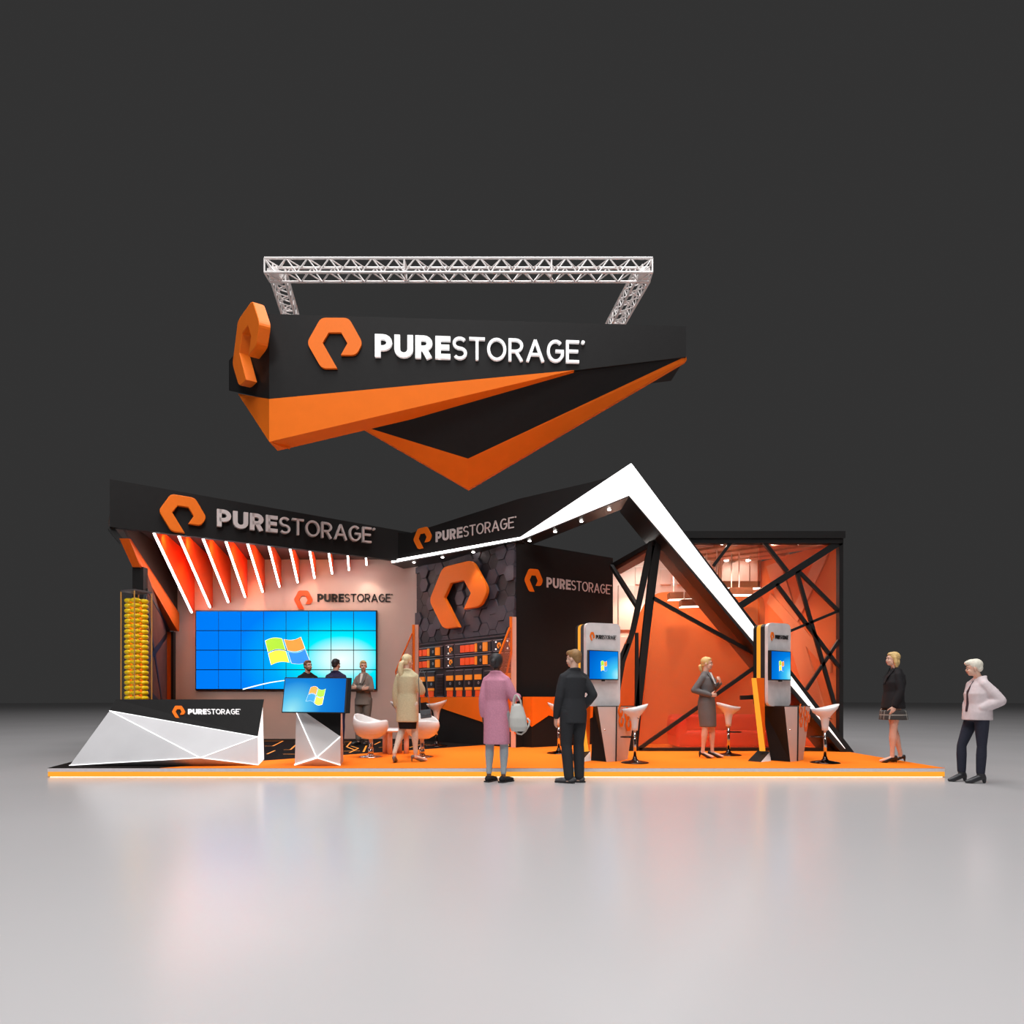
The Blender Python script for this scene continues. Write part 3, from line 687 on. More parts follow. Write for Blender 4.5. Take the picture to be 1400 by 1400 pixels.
# ceiling: base + slats
x0r = X(838, 13.2)
cb = MB().prism([V((X(930, 11.95), 11.95, 4.15)), V((XR, 11.95, 4.15)), V((XR, DW, 4.64)), V((X(972, DW), DW, 4.64))], (0, 0, .04)).build('ceiling', mat('dark_brown_ceiling', rgb(84, 44, 30), .6, noise=.1)); struct(cb)
xl = lambda y: X(930, 11.95)+(X(972, DW)-X(930, 11.95))*(y-11.95)/(DW-11.95)
for k in range(12):                         # slats running diagonally back and to the left
    pa, pb = V((3.7+k*.80, 12.0, 0)), V((2.3+k*.80, DW-.05, 0)); seg = []
    for i in range(41):
        q = pa+(pb-pa)*(i/40)
        if xl(q.y)+.03 < q.x < XR-.06: seg.append(q)
    if len(seg) < 3: continue
    a, b = seg[0], seg[-1]; zf = lambda y: 4.07+(y-11.95)*.134
    MB().bar(V((a.x, a.y, zf(a.y))), V((b.x, b.y, zf(b.y))), .34, .12).build('slat', BROWNW2, cb)
# wall relief: angular panels
for px0, py0, px1, py1, th in ((845, 800, 868, 862, .05), (868, 775, 885, 800, .06), (902, 778, 917, 800, .05), (925, 788, 950, 800, .06), (975, 770, 1000, 800, .05), (845, 870, 862, 940, .05)):
    a = P(px0, py0, DW-.001); b = P(px1, py1, DW-.001); MB().box((a.x, DW-th, b.z), (b.x, DW, a.z)).build('raised_panel', PEACH, rm, bevel=.02)
# cream curtain like angled panels in the upper right
mb = MB()
xs = [(985, 776, 13.9), (992, 766, 14.6), (1000, 771, 14.2), (1016, 762, 15.2), (1024, 768, 14.9), (1036, 764, 15.3)]
mb.prism([P(x, y, 15.35) for x, y, d in xs]+[P(1036, 799, 15.35), P(985, 799, 15.35)], (0, .12, 0))
tag(mb.build('valance_panel', PEACH, bevel=.01), 'cream notched panel high on the lounge back wall behind the pendants', 'panel')
# big orange rounded partition
dp = 13.7
pts = fillet([(848, 1017.3, 0), (848, 893, 1), (890, 809, 1), (1046, 809, 1), (1046, 1017.3, 0)], 22, 6)
pt = MB().prism([P(x, y, dp) for x, y in pts], (0, .12, 0)).build('orange_partition', ROOMOR, bevel=.01)
tag(pt, 'big orange partition with rounded top corner inside the lounge', 'partition')
mb = MB(); 
top = fillet([(848, 893, 1), (890, 809, 1), (1046, 809, 1)], 22, 6)
# sofa
sf = thing('sofa', 'long bright red sofa seen through the frosted lounge glazing', 'sofa', (3.6, 12.85, Z0))
s0, s1 = X(922, 12.6), X(1064, 12.6)
MB().box((s0, 12.4, Z0+.02), (s1, 13.2, Z0+.34)).build('seat_base', REDSOFA, sf, bevel=.08, seg=4)
MB().box((s0, 12.95, Z0+.3), (s1, 13.25, Z0+.66)).build('backrest', REDSOFA, sf, bevel=.09, seg=4)
MB().box((s0-.02, 12.4, Z0+.2), (s0+.22, 13.2, Z0+.6)).build('armrest', REDSOFA, sf, bevel=.09, seg=4)
MB().box((s1-.22, 12.4, Z0+.2), (s1+.02, 13.2, Z0+.6)).build('armrest', REDSOFA, sf, bevel=.09, seg=4)
# pendants
def pendant(x0, x1, y, d, rods, lab, tilt=0, ytop=745):
    a = P(x0, y, d); b = P(x1, y+tilt, d); 
    t = thing('pendant_light', lab, 'pendant light', (a+b)/2, group='linear pendant lights in the lounge')
    MB().bar(a, b, .22, .14).build('lamp_body', BROWNW, t, bevel=.005, seg=1)
    MB().bar(a-V((0, 0, .075)), b-V((0, 0, .075)), .19, .012).build('diffuser', mat('pendant_diffuser', rgb(255, 245, 238), emit=5, ec=(1, .86, .76, 1)), t)
    for rx in rods:
        q = P(rx, y, d); zc = 4.2+(d-DR)*.08
        MB().tube([V((q.x, q.y, q.z+.05)), V((q.x, q.y, zc-.14))], .012, 6).build('rod', mat('white_rod', rgb(250, 235, 225), .4), t)
pendant(914, 976, 815.5, 13.2, (921, 966), 'brown linear pendant light at the left of the lounge, nearer to the beam peak', -1.5)
pendant(930, 990, 825, 12.9, (935.5, 980), 'brown linear pendant light hanging lowest, over the middle of the lounge', -2)
pendant(985, 1037, 800, 13.8, (986, 1025), 'brown linear pendant light hanging highest, at the right of the lounge')
pendant(996, 1027, 809, 13.3, (1000, 1010.5), 'short brown linear pendant light just below the highest one')
# ceiling downlights
for x, y, d in ((988, 742, 12.15), (1022, 742, 12.15), (1057, 742, 12.15), (1091, 742, 12.15), (993, 765.5, 15.1), (1023, 765.5, 15.1), (860, 766, 13.0)):
    t = MB().lathe([(.02, 0), (.05, 0), (.05, .05), (.02, .05)], P(x, y, d)-V((0, 0, .03)), 14).build('ceiling_downlight', SPOT_E)
    tag(t, 'small round white downlight under the lounge ceiling', 'ceiling light', 'lounge ceiling downlights')
# lattice front
lf = thing('lattice_front', 'black lattice frame of crossing bars across the front of the lounge', 'lattice', (3.8, DR, Z0))
MB().box((X(930, DR), DR-.05, P(0, 736.5, DR).z), (X(1154, DR), DR+.22, P(0, 727, DR).z)).box((X(930, DR), DR-.02, P(0, 743, DR).z), (X(1150, DR), DR+.1, P(0, 736, DR).z)).build('top_beam', BLACK, lf)
MB().box((X(1147.5, DR), DR, Z0), (X(1153, DR), DR+.12, P(0, 736, DR).z)).build('post', BLACKM, lf)
MB().box((X(872, DR), DR, Z0+.005), (X(1146, DR), DR+.08, Z0+.06)).build('bottom_rail', BLACKM, lf)
s_ = DR/F
for p, q, w in (((1011, 829), (1150, 740), 9), ((1003, 737), (976, 773), 4), ((1042, 737), (1077, 781), 5), ((1062, 798), (1148, 912), 4.6), ((1092, 780), (1147, 835), 4.4),
                ((1090, 781), (1144, 970), 4.6), ((1080, 863), (1147, 835), 3.5), ((1103, 943), (1148, 875), 4), ((893, 817), (1045, 901), 5), ((874, 1024), (1040, 907), 5)):
    a, b = PRm.at(*p), PRm.at(*q); MB().bar(a+V((0, .03, 0)), b+V((0, .03, 0)), w*s_, .06, up=V((0, 1, 0))).build('lattice_bar', BLACKM, lf)
def ribbon(pts, w, y=DR-.05, t=.1):
    m = MB()
    L = [PRm.at(px-w_/2, py) for (px, py), w_ in zip(pts, w)]; R_ = [PRm.at(px+w_/2, py) for (px, py), w_ in zip(pts, w)]
    for i in range(len(pts)-1): m.prism([L[i], R_[i], R_[i+1], L[i+1]], (0, t, 0))
    return m
ribbon([(899, 738), (884.5, 860), (873, 967), (865.5, 1027.5)], [12, 10, 9, 13], t=.12).build('leaning_column', BLACK, lf)
ribbon([(892, 740), (866, 862), (852, 905), (845, 945)], [9, 7, 6, 6], t=.1).build('leaning_column', BLACK, lf)
ribbon([(871, 865), (871.5, 965)], [4, 6], t=.07).build('lattice_bar', BLACK, lf)
ribbon([(858, 880), (845, 908)], [6, 6], t=.07).build('lattice_bar', BLACK, lf)
MB().bar(P(836, 774, 13.1), P(871, 829, 11.9), .075).build('lattice_bar', BLACKM, lf)
MB().prism([P(835, 771, 13.2), P(892, 738.5, 11.75), P(892, 745, 11.75), P(836, 777, 13.2)], (.12, .12, 0)).build('roof_rail', BLACK, lf)
MB().prism([P(837, 777.5, 13.25), P(890, 746, 11.85), P(890, 752, 11.85), P(838, 782, 13.25)], (.2, .2, 0)).build('roof_soffit', mat('brown_soffit', rgb(96, 50, 34), .6, noise=.1), lf)
MB().prism([PRm.at(874, 1023), PRm.at(1039, 1023), PRm.at(1039, 745), PRm.at(905, 745)], (0, .012, 0)).build('frosted_pane', FROST, lf).location = (0, .085, 0)
MB().prism([PRm.at(1041, 1023), PRm.at(1146, 1023), PRm.at(1146, 745), PRm.at(1041, 745)], (0, .012, 0)).build('glass_pane', TINT, lf).location = (0, .085, 0)

# ---- yellow ball tower
yt = thing('ball_tower', 'tall clear square column filled with yellow balls at the far left', 'display column', (X(182, 11), 11.05, Z0))
tw = .19; tx, ty = X(182, 11), 11.1
ztop = P(0, 809, 11).z
rot = Matrix.Rotation(math.radians(-22), 3, 'Z')
def rp_(x, y, z): q = rot @ V((x, y, 0)); return V((tx+q.x, ty+q.y, z))
h_ = .165
for sx, sy in ((-1, -1), (1, -1), (1, 1), (-1, 1)):
    a = rp_(sx*h_, sy*h_, Z0); MB().bar(a, V((a.x, a.y, ztop)), .014).build('corner_profile', AMBER if (sx, sy) in ((-1, -1), (1, -1)) and False else mat('amber_acrylic_edge', rgb(210, 150, 70), .3), yt)
for (ax, ay), (bx_, by_) in (((-1, -1), (1, -1)), ((1, -1), (1, 1)), ((1, 1), (-1, 1)), ((-1, 1), (-1, -1))):
    MB().prism([rp_(ax*h_, ay*h_, Z0), rp_(bx_*h_, by_*h_, Z0), rp_(bx_*h_, by_*h_, ztop), rp_(ax*h_, ay*h_, ztop)], (rot @ V((0, .004, 0)))).build('clear_panel', CLEAR, yt)
MB().prism([rp_(-h_, -h_, ztop), rp_(h_, -h_, ztop), rp_(h_, h_, ztop), rp_(-h_, h_, ztop)], (0, 0, .03)).build('cap', mat('smoky_cap', rgb(90, 84, 84), .3), yt)
MB().prism([rp_(-h_, -h_, Z0), rp_(h_, -h_, Z0), rp_(h_, h_, Z0), rp_(-h_, h_, Z0)], (0, 0, .04)).build('base', BLACKM, yt)
MB().bar(rp_(0, 0, Z0+.05), rp_(0, 0, ztop-.2), .03).build('light_core', mat('amber_core', rgb(255, 150, 40), emit=6, ec=rgb(255, 150, 40)), yt)
def ballmesh():
    m = MB().ell((0, 0, 0), (1, 1, 1), n=20, m=14)
    for i, p in enumerate(m.v):
        q = V([math.copysign(abs(c)**.80, c) for c in p]); m.v[i] = V((q.x*.074, q.y*.074, q.z*.0445))
    return m
ball = None; nrow = int((ztop-Z0-.09)/.0895)
for k in range(nrow):
    for (bx_, by_) in ((-.078, -.075), (.078, -.075), (.078, .075)):
        if k < 9 and by_ > 0: continue
        p = rp_(bx_, by_, Z0+.09+k*.0895)
        if ball is None: ball = ballmesh().build('yellow_ball', YELLOW, smooth=True, loc=(0, 0, 0)); o = ball
        else: o = ball.copy(); col.objects.link(o)
        o.location = p; o.rotation_euler = (0, 0, math.radians(-22))
        tag(o, 'yellow ball stacked inside the clear square column at the far left', 'ball', 'yellow balls in the clear column')

# ---- reception counter
rc = thing('reception_counter', 'long faceted reception counter, silver with black top band and white light seams', 'counter', (-4.9, 9.5, Z0))
zc_ = 1.09; yb = 10.15
cTL = P(158, 957, 9.75); cTR = P(361, 957, 9.72); cTL.z = cTR.z = zc_
cBL = G(95, 1047); cBR = G(353, 1046.5)
m1 = P(150, 971.5, 9.58); m2 = P(352.5, 1007, 9.32); vv = P(274, 1036, 9.0)
n_ = V((0, 0, 0))
def solid(name, front, mat_, parent, backy=.12, label=None):
    return MB().prism(front, (0, backy, 0)).build(name, mat_, parent, label=label)
bTL = V((cTL.x, yb, zc_)); bTR = V((X(359, yb), yb, zc_)); bBL = V((cBL.x+.15, yb, Z0)); bBR = V((X(361, yb), yb, Z0)); cBR2 = G(361, 1043)
mb = MB().add([cTL, cTR, m1, m2, vv, cBL, cBR, bTL, bTR, bBL, bBR],
   [(0, 2, 3, 1), (2, 5, 4), (2, 4, 3), (3, 4, 6), (5, 6, 4), (0, 1, 8, 7), (1, 3, 6, 10, 8), (7, 8, 10, 9), (0, 7, 9, 5, 2), (5, 9, 10, 6)])
mb.mi = [1, 0, 0, 0, 0, 1, 2, 1, 0, 1]
mb.build('counter_body', [SATIN, BLACK, mat('white_end_panel', rgb(245, 245, 245), .4, emit=.9, ec=(1, 1, 1, 1))], rc)
def seam(mbs, a, b, w=.0075): mbs.bar(a+V((0, -.006, 0)), b+V((0, -.006, 0)), w)
sm_ = MB(); seam(sm_, m1, vv); seam(sm_, vv, m2); seam(sm_, cBL+V((0, 0, .008)), vv, .0085); seam(sm_, vv, cBR+V((0, 0, .01)), .0085); seam(sm_, m1, m2, .005)
sm_.build('light_seam', WHITE_EDGE, rc)
PK = Plane((cTL.x, 9.66), (cTR.x, 9.60))
class TP:   # tilted plane through three points
    def __init__(s, a, b, c): s.a = a; s.nn = (b-a).cross(c-a).normalized(); s.nn = s.nn if s.nn.y < 0 else -s.nn; s.n = s.nn
    def at(s, px, py, off=0):
        r = V(((px-CX)/F, 1, (CY-py)/F)); c = V((0, 0, H)); a = s.a+s.nn*off; t = (a-c).dot(s.nn)/r.dot(s.nn); return c+r*t
TK = TP(cTL, cTR, m2)
def tilt_sign(parent, T, lg, tx_, thick, lm, tm, split, bolden=1):
    x0, x1, yb_, yt_ = lg; a = T.at(x0, yb_, .002); b = T.at(x1, yb_, .002); t = T.at(x0, yt_, .002)
    logo(parent, lambda u, v: a+(b-a)*u+(t-a)*(v/.91), T.n*thick, lm)
    x0, x1, yb_, yt_ = tx_; a2 = T.at(x0, yb_, .002); b2 = T.at(x1, yb_, .002); t2 = T.at(x0, yt_, .002)
    L = (b2-a2).length; u_ = (b2-a2)/L; lettering(parent, lambda U, Vv: a2+u_*U+(t2-a2)*Vv, L, 1, T.n*thick, tm, split, bolden)
tilt_sign(rc, TK, (235.5, 254, 982, 965.5), (257.5, 330, 977, 970), .015, ORLOGO, mat('counter_letter', rgb(235, 230, 230), .4, emit=.3, ec=(1, 1, 1, 1)), True, 1.05)

# ---- touchscreen podium
pdm = thing('touchscreen_podium', 'faceted silver podium carrying a tilted blue touchscreen', 'podium', G(435, 1044))
a1 = P(405, 973, 9.18); a2 = P(466, 973, 9.17); a3 = G(403, 1046.5); a4 = G(465.5, 1047); v2 = P(433, 1036, 9.04); s2 = P(465.5, 1007, 9.14); b2_ = P(419, 975, 9.18)
yb2 = 9.85
c1_, c2_, c3_, c4_ = V((X(407, yb2), yb2, a1.z)), V((X(468, yb2), yb2, a2.z)), V((X(406, yb2), yb2, Z0)), V((X(469.5, yb2), yb2, Z0))
mb = MB().add([a1, a2, a3, a4, v2, s2, b2_, c1_, c2_, c3_, c4_],
   [(0, 2, 4), (0, 4, 5, 6), (6, 5, 1), (5, 4, 3), (2, 3, 4), (1, 5, 3, 10, 8), (0, 7, 9, 2), (7, 8, 10, 9), (0, 6, 1, 8, 7), (2, 9, 10, 3)])
mb.mi = [0, 0, 1, 0, 0, 2, 0, 1, 1, 1]
mb.build('podium_body', [PODM, BLACK, BEIGEP], pdm)
sm_ = MB(); seam(sm_, a1, v2); seam(sm_, v2, s2); seam(sm_, a3+V((0, 0, .01)), v2, .018); seam(sm_, v2, a4+V((0, 0, .01)), .0085)
sm_.build('light_seam', WHITE_EDGE, pdm)
TS = TP(P(389, 926, 9.45), P(474, 926.5, 9.32), P(384, 975, 9.0))
ts0 = [TS.at(389, 926), TS.at(475, 926.5), TS.at(472, 975.5), TS.at(384.5, 974.5)]
rr = V((.045, .10, -.0))
MB().prism(ts0, rr).build('screen_housing', BLACK, pdm, bevel=.006, seg=1)
cs = sum(ts0, V((0, 0, 0)))/4
SM = screen_mat('touchscreen_picture', TS.at(398, 972).x-pdm.location.x, TS.at(398, 972).z-pdm.location.z, 1.05,
    [(0, (.35, .85, .95, 1)), (.2, (.10, .55, .88, 1)), (.42, (.01, .25, .75, 1)), (1, (0, .09, .50, 1))], 1.0)
MB().prism([TS.at(390.5, 927.6, .002), TS.at(473.3, 928, .002), TS.at(470.4, 973.8, .002), TS.at(386.3, 973, .002)], TS.n*.006).build('display_glass', SM, pdm)
Q = bil(TS.at(425, 940, .009), TS.at(445, 942, .009), TS.at(440.5, 963, .009), TS.at(418.5, 959, .009)); flag(pdm, Q, TS.n*.003, [0, 1, 2, 3], wave=.10, sg=1)

# ---- kiosks
LOGC = None
def kiosk(ox, lab, spec):
    """spec: dictionary of pixel outlines"""
    s = spec; k = thing('information_kiosk', lab, 'kiosk', G(s['bx'], 1041), group=None)
    PF1 = Plane(s['pa'], s['pb']); PS = Plane(s['pa'], s['pc'])
    # slab
    n = PF1.n; bk = -n
    x0, x1, y0, y1, y1b = s['slab']
    ins = 5; rr_ = 7
    out = fillet([(x0, y1, 1), (x1, y1b, 1), (x1, y0+2.0, 1), (x0, y0, 1)], rr_, 5)
    o0 = s['soff']
    Tn = [PF1.at(x, y, o0) for x, y in out]
    L = s['layer']      # direction of the stack behind the front board
    lay = [('front_board', CONC, 0, .07), ('black_layer', BLACKM, .07, .10), ('amber_layer', AMBER, .17, .09), ('rear_layer', BLACK, .26, .08)]
    for nm, mt, t0, th in lay:
        sh = L*t0; c = sum(Tn, V((0, 0, 0)))/len(Tn)
        kk = 1.0 if nm != 'black_layer' else 1.0
        MB().prism([(c+(p-c)*kk)+sh for p in Tn], L*th).build(nm, mt, k)
    # logo and text on slab
    lx0, lx1, ly0, ly1 = s['logo']; 
    a = PF1.at(lx0, ly0, o0+.002); b = PF1.at(lx1, ly0+.3, o0+.002); t = PF1.at(lx0, ly1, o0+.002)
    logo(k, planemap(a, b, V((0, 0, (t-a).z/.91))), n*.01, ORLOGO)
    lx0, lx1, ly0, ly1 = s['text']; a = PF1.at(lx0, ly0, o0+.002); b = PF1.at(lx1, ly0+1, o0+.002); t = PF1.at(lx0, ly1, o0+.002)
    LL = (b-a).length; u_ = (b-a)/LL; lettering(k, lambda U, Vv: a+u_*U+V((0, 0, Vv)), LL, (t-a).z, n*.008, BLKL, False, .9)
    # monitor
    mx0, mx1, my0, my1 = s['mon']; of = o0+.06
    q = [PF1.at(mx0, my0, of), PF1.at(mx1, my0+2, of), PF1.at(mx1, my1+.3, of), PF1.at(mx0, my1, of)]
    mo = MB().prism(q, bk*.05).build('monitor', BLACKM, k)
    cxm = (q[0]+q[2])/2
    sm1 = screen_mat('kiosk_picture', q[2].x-k.location.x, q[2].z+.08-k.location.z, .62, [(0, (.45, .95, 1, 1)), (.2, (.06, .6, .95, 1)), (.5, (.0, .22, .80, 1)), (1, (0, .08, .5, 1))], 1.0)
    e = 1.0
    MB().prism([PF1.at(mx0+e, my0+1.2, of+.001), PF1.at(mx1-e, my0+2.8, of+.001), PF1.at(mx1-e, my1-1, of+.001), PF1.at(mx0+e, my1-1.4, of+.001)], n*.004).build('display_glass', sm1, mo)
    fx0, fx1, fy0, fy1 = s['flag']; Q = bil(PF1.at(fx0, fy0+.8, of+.007), PF1.at(fx1, fy0-.3, of+.007), PF1.at(fx1+.6, fy1-.8, of+.007), PF1.at(fx0+.4, fy1+.6, of+.007)); flag(mo, Q, n*.003, [1, 0, 3, 2], wave=.09)
    MB().prism([PF1.at((mx0+mx1)/2-2, my1, of), PF1.at((mx0+mx1)/2+2, my1, of), PF1.at((mx0+mx1)/2+2, my1+2, of), PF1.at((mx0+mx1)/2-2, my1+2, of)], bk*.02).build('monitor_foot', BLACKM, mo)
    # pedestal: front, right faces and dark left side
    d0 = s['dp']; zt = s['zt']
    P1t = [P(x, CY, d) for x, d in s['top']]; P1b = [G(x, y) for x, y in s['bot']]
    T4 = [V((p.x, p.y, zt)) for p in P1t]; B4 = P1b
    mbp = MB().add(T4+B4, [(0, 1, 5, 4), (1, 2, 6, 5), (2, 3, 7, 6), (3, 0, 4, 7), (0, 3, 2, 1), (4, 5, 6, 7)])
    mbp.mi = [1, 0, 0, 1, 1, 1]
    mbp.build('pedestal', [BEIGEP, BLACK], k)
    # groove between the two pale faces
    g1, g2 = T4[2], B4[2]
    MB().bar(g1+V((-.0, -.003, 0)), g2+V((0, -.003, .002)), .02).build('corner_groove', BLACKM, k)
    MB().prism([t+V((0, 0, 0)) for t in T4], (0, 0, .012)).build('pedestal_top', BLACKM, k)
    # emblems on right face
    fd = (T4[3]-T4[2]).normalized(); fb = (B4[3]-B4[2]); up = (T4[2]-B4[2]); nr = fd.cross(up).normalized(); nr = nr if nr.y < 0 else -nr
    wd = (T4[3]-T4[2]).length; hh_ = up.length
    for cu, cv, s__ in ((.20, .93, .25), (.55, .87, .27), (.24, .74, .25), (.62, .67, .29), (.84, .80, .22)):
        cc = T4[2]+fd*(cu*wd)-up*(1-cv); ss = s__*wd*1.3
        logo(k, lambda u, v: cc+fd*(u-.5)*ss*.9+up.normalized()*(.45-v)*ss*-1*(-1)+nr*.002, nr*.006, ORLOGO, 'pedestal_emblem')
    MB().ell(P(*s['knob']), .012, n=8, m=6).build('lock_knob', CHROME, k)
    # leaning amber plank, foot wedge and bracket
    pk_ = s['plank']
    MB().prism([P(x, y, d) for x, y, d in pk_['amber']], (0, .05, 0)).build('leaning_light', AMBER, k)
    MB().prism([P(x, y, d) for x, y, d in pk_['board']], (0, .05, 0)).build('leaning_board', ORANGE, k)
    w = s['wedge']; wt = V((0, 0, 0))
    A_, B_, C_, D_ = G(*w[0]), P(w[1][0], w[1][1], s['wd'][0]), P(w[2][0], w[2][1], s['wd'][1]), G(*w[3])
    E_ = G(*w[4]); A2_ = A_+V((.02, .25, 0)); 
    mbw = MB().add([A_, B_, C_, D_, E_, V((B_.x, B_.y+.1, Z0))], [(0, 3, 2, 1), (3, 4, 2), (0, 1, 5), (1, 2, 4, 5), (0, 5, 4, 3)]); mbw.mi = [0, 1, 0, 0, 0]
    mbw.build('foot_wedge', [BLACK, BEIGEP], k)
    if 'arm' in s:
        a = s['arm']; MB().bar(P(*a[0]), P(*a[1]), .05, .07).build('bracket', BLACKM, k)
    return k
d1 = 9.75
k1s = dict(bx=830, pa=(X(802, 9.75), 9.75), pb=(X(848, 10.0), 10.0), pc=(X(788, 10.05), 10.05), slab=(801, 848, 851, 965.5, 966), soff=0, layer=V((-.38, .93, 0)).normalized(),
    logo=(806, 813, 875.5, 864), text=(814.5, 842.5, 873.5, 868), mon=(805, 845.5, 888.5, 929.5), flag=(821.5, 829.5, 904, 917), dp=9.7, zt=.977,
    top=[(811, 10.1), (817, 9.62), (843, 9.75), (869, 10.25)], bot=[(808, 1039.6), (829, 1041.6), (842, 1041), (858, 1038)], knob=(827, 998, 9.60),
    plank=dict(amber=[(789, 927, 10.5), (792, 927, 10.5), (805, 1028, 10.4), (799, 1028, 10.4)], board=[(792, 927, 10.52), (806, 927, 10.52), (807, 967, 10.45), (806, 1028, 10.42)]),
    wedge=[(773, 1038.5), (790, 1026), (807, 1027), (794, 1042), (808, 1040)], wd=(10.5, 10.4), arm=((775, 953, 10.6), (789, 953, 10.55)))
kiosk(0, 'left information kiosk with rounded pale board, small monitor and tapered pedestal', k1s)
k2s = dict(bx=1080, pa=(X(1051, 9.72), 9.72), pb=(X(1081, 10.12), 10.12), pc=(X(1034, 10.1), 10.1), slab=(1050, 1081, 851, 965.5, 966), soff=0, layer=V((-.30, .95, 0)).normalized(),
    logo=(1053, 1058, 875.5, 864), text=(1059.5, 1078, 873.5, 868), mon=(1054, 1081.3, 889, 930), flag=(1065, 1071.5, 904, 917), dp=9.7, zt=.977,
    top=[(1042, 10.1), (1072.6, 9.6), (1091, 9.8), (1108, 10.35)], bot=[(1054, 1039.6), (1080.5, 1041.6), (1090, 1040.6), (1098, 1038.6)], knob=(1080, 998, 9.62),
    plank=dict(amber=[(1029, 927, 9.62), (1034, 927, 9.62), (1046.5, 1027, 10.06), (1040, 1027, 10.06)], board=[(1034, 927, 9.62), (1045, 927, 9.62), (1045.6, 967, 9.80), (1046.5, 1027, 10.06)]),
    wedge=[(1022, 1040.5), (1036, 1026), (1053, 1027.5), (1040, 1042), (1054, 1040.5)], wd=(10.2, 10.15), arm=((1012, 954, 10.3), (1030, 953, 10.3)))
kiosk(1, 'right information kiosk with leaning orange board and small monitor', k2s)
# left outer edge of kiosk 2 plank
# ---- stools
def make_stool():
    t = thing('bar_stool', '', 'stool', (0, 0, 0), group=None)
    # seat shell: swept bowl, raised at +x side
    mb = MB(); n = 28; rings = []
    prof = [(.045, -.36), (.05, -.30), (.060, -.21), (.078, -.15), (.13, -.10), (.18, -.055), (.203, 0), (.196, .002), (.17, -.022), (.11, -.045), (.04, -.052)]
    vs = []
    for r, z in prof:
        for k in range(n):
            a = 2*PI*k/n; x = r*math.cos(a); y = r*.92*math.sin(a); w = max(0, (r-.05)/.15)
            zz_ = z+w*(.040*math.cos(a)*1.0)+w*(.02*math.cos(2*a))*.6
            vs.append(V((x, y, zz_+.86)))
    m = len(prof); fs = [(i*n+k, i*n+(k+1) % n, (i+1)*n+(k+1) % n, (i+1)*n+k) for i in range(m-1) for k in range(n)]
    fs += [tuple(range(n)), tuple(range((m-1)*n, m*n))]
    mb.add(vs, fs); mb.build('seat', WHITE, t, smooth=True)
    MB().tube([(0, 0, .03), (0, 0, .52)], .024, 14).build('gas_lift', CHROME, t, smooth=True)
    mb = MB(); ring = [(.12*math.cos(a)-.10, .11*math.sin(a), .40) for a in [2*PI*i/20 for i in range(21)]]
    mb.tube(ring, .009, 8); mb.build('footrest', DCHROME, t, smooth=True)
    MB().lathe([(.215, 0), (.215, .008), (.19, .018), (.06, .04), (.035, .065), (.03, .1), (.01, .1)], n=32).build('base', DCHROME, t, smooth=True)
    MB().bar((.02, -.03, .70), (.04, -.14, .68), .008).build('lever', DCHROME, t)
    return t
st = make_stool()
spots = [(868, 1043, .98, 0, 'white bar stool beside the left kiosk pedestal, nearest the platform edge'),
         (1128, 1043, .98, 0, 'white bar stool right of the right kiosk'),
         (996, 1032.5, 1.0, 180, 'white bar stool behind the woman in grey skirt suit'),
         (764, 1030, 1.0, 180, 'white bar stool left of the man in charcoal suit, before the prow plinth'),
         (597, 1020, 1.05, 0, 'bar stool behind the shoulder bag of the woman in beige coat'),
         (547, 1019, 1.02, 180, 'bar stool far back left of the woman in beige coat')]
for i, (px, py, sc, rz, lab) in enumerate(spots):
    o = st if i == 0 else copy_tree(st)
    p = G(px, py); o.location = p; o.rotation_euler = (0, 0, math.radians(rz)+random.uniform(-.1, .1)); o.scale = (sc, sc, sc)
    o['label'] = lab; o['group'] = 'swivel bar stools'
def make_bowl():
    t = thing('bowl_chair', '', 'chair'); n = 32
    prof = [(.03, .30), (.12, .31), (.21, .36), (.27, .44), (.295, .53), (.285, .61), (.27, .64), (.255, .63), (.262, .55), (.24, .47), (.18, .42), (.08, .40)]
    vs = []
    for r, z in prof:
        for k in range(n):
            a = 2*PI*k/n; w = max(0, (z-.45)/.2) if r > .2 else 0
            vs.append(V((r*math.cos(a), r*math.sin(a), z+w*(.055*math.cos(a)+.035*math.cos(2*a)))))
    m = len(prof); fs = [(i*n+k, i*n+(k+1) % n, (i+1)*n+(k+1) % n, (i+1)*n+k) for i in range(m-1) for k in range(n)]
    fs += [tuple(range(n)), tuple(range((m-1)*n, m*n))]
    MB().add(vs, fs).build('seat_shell', WHITE, t, smooth=True)
    MB().lathe([(.24, .38), (.255, .44), (.24, .47), (.1, .48), (.01, .48)], n=28).build('cushion', WHITE, t, smooth=True)
    MB().tube([(0, 0, .02), (0, 0, .32)], .035, 16).tube([(0, 0, .02), (0, 0, .16)], .045, 16).build('stem', CHROME, t, smooth=True)
    MB().lathe([(.19, 0), (.19, .008), (.15, .018), (.06, .03), (.05, .05), (.01, .05)], n=32).build('base', CHROME, t, smooth=True)
    return t
bc = make_bowl()
for i, (px, py, rz, lab) in enumerate(((507, 1035, 160, 'white round bowl chair on a chrome stem, left of the white table'), (577, 1035, 100, 'white round bowl chair half hidden behind the woman in beige coat'))):
    o = bc if i == 0 else copy_tree(bc); o.location = G(px, py); o.rotation_euler = (0, 0, math.radians(rz)); o['label'] = lab; o['group'] = 'white bowl chairs'
tb_ = thing('side_table', 'low round pale table between the two white bowl chairs', 'table', G(541, 1030))
tl = V(tb_.location)
MB().lathe([(.34, .395), (.36, .41), (.36, .425), (.34, .44), (.01, .44)], tl, 40).build('tabletop', WHITE, tb_, smooth=False, bevel=.004, seg=1)
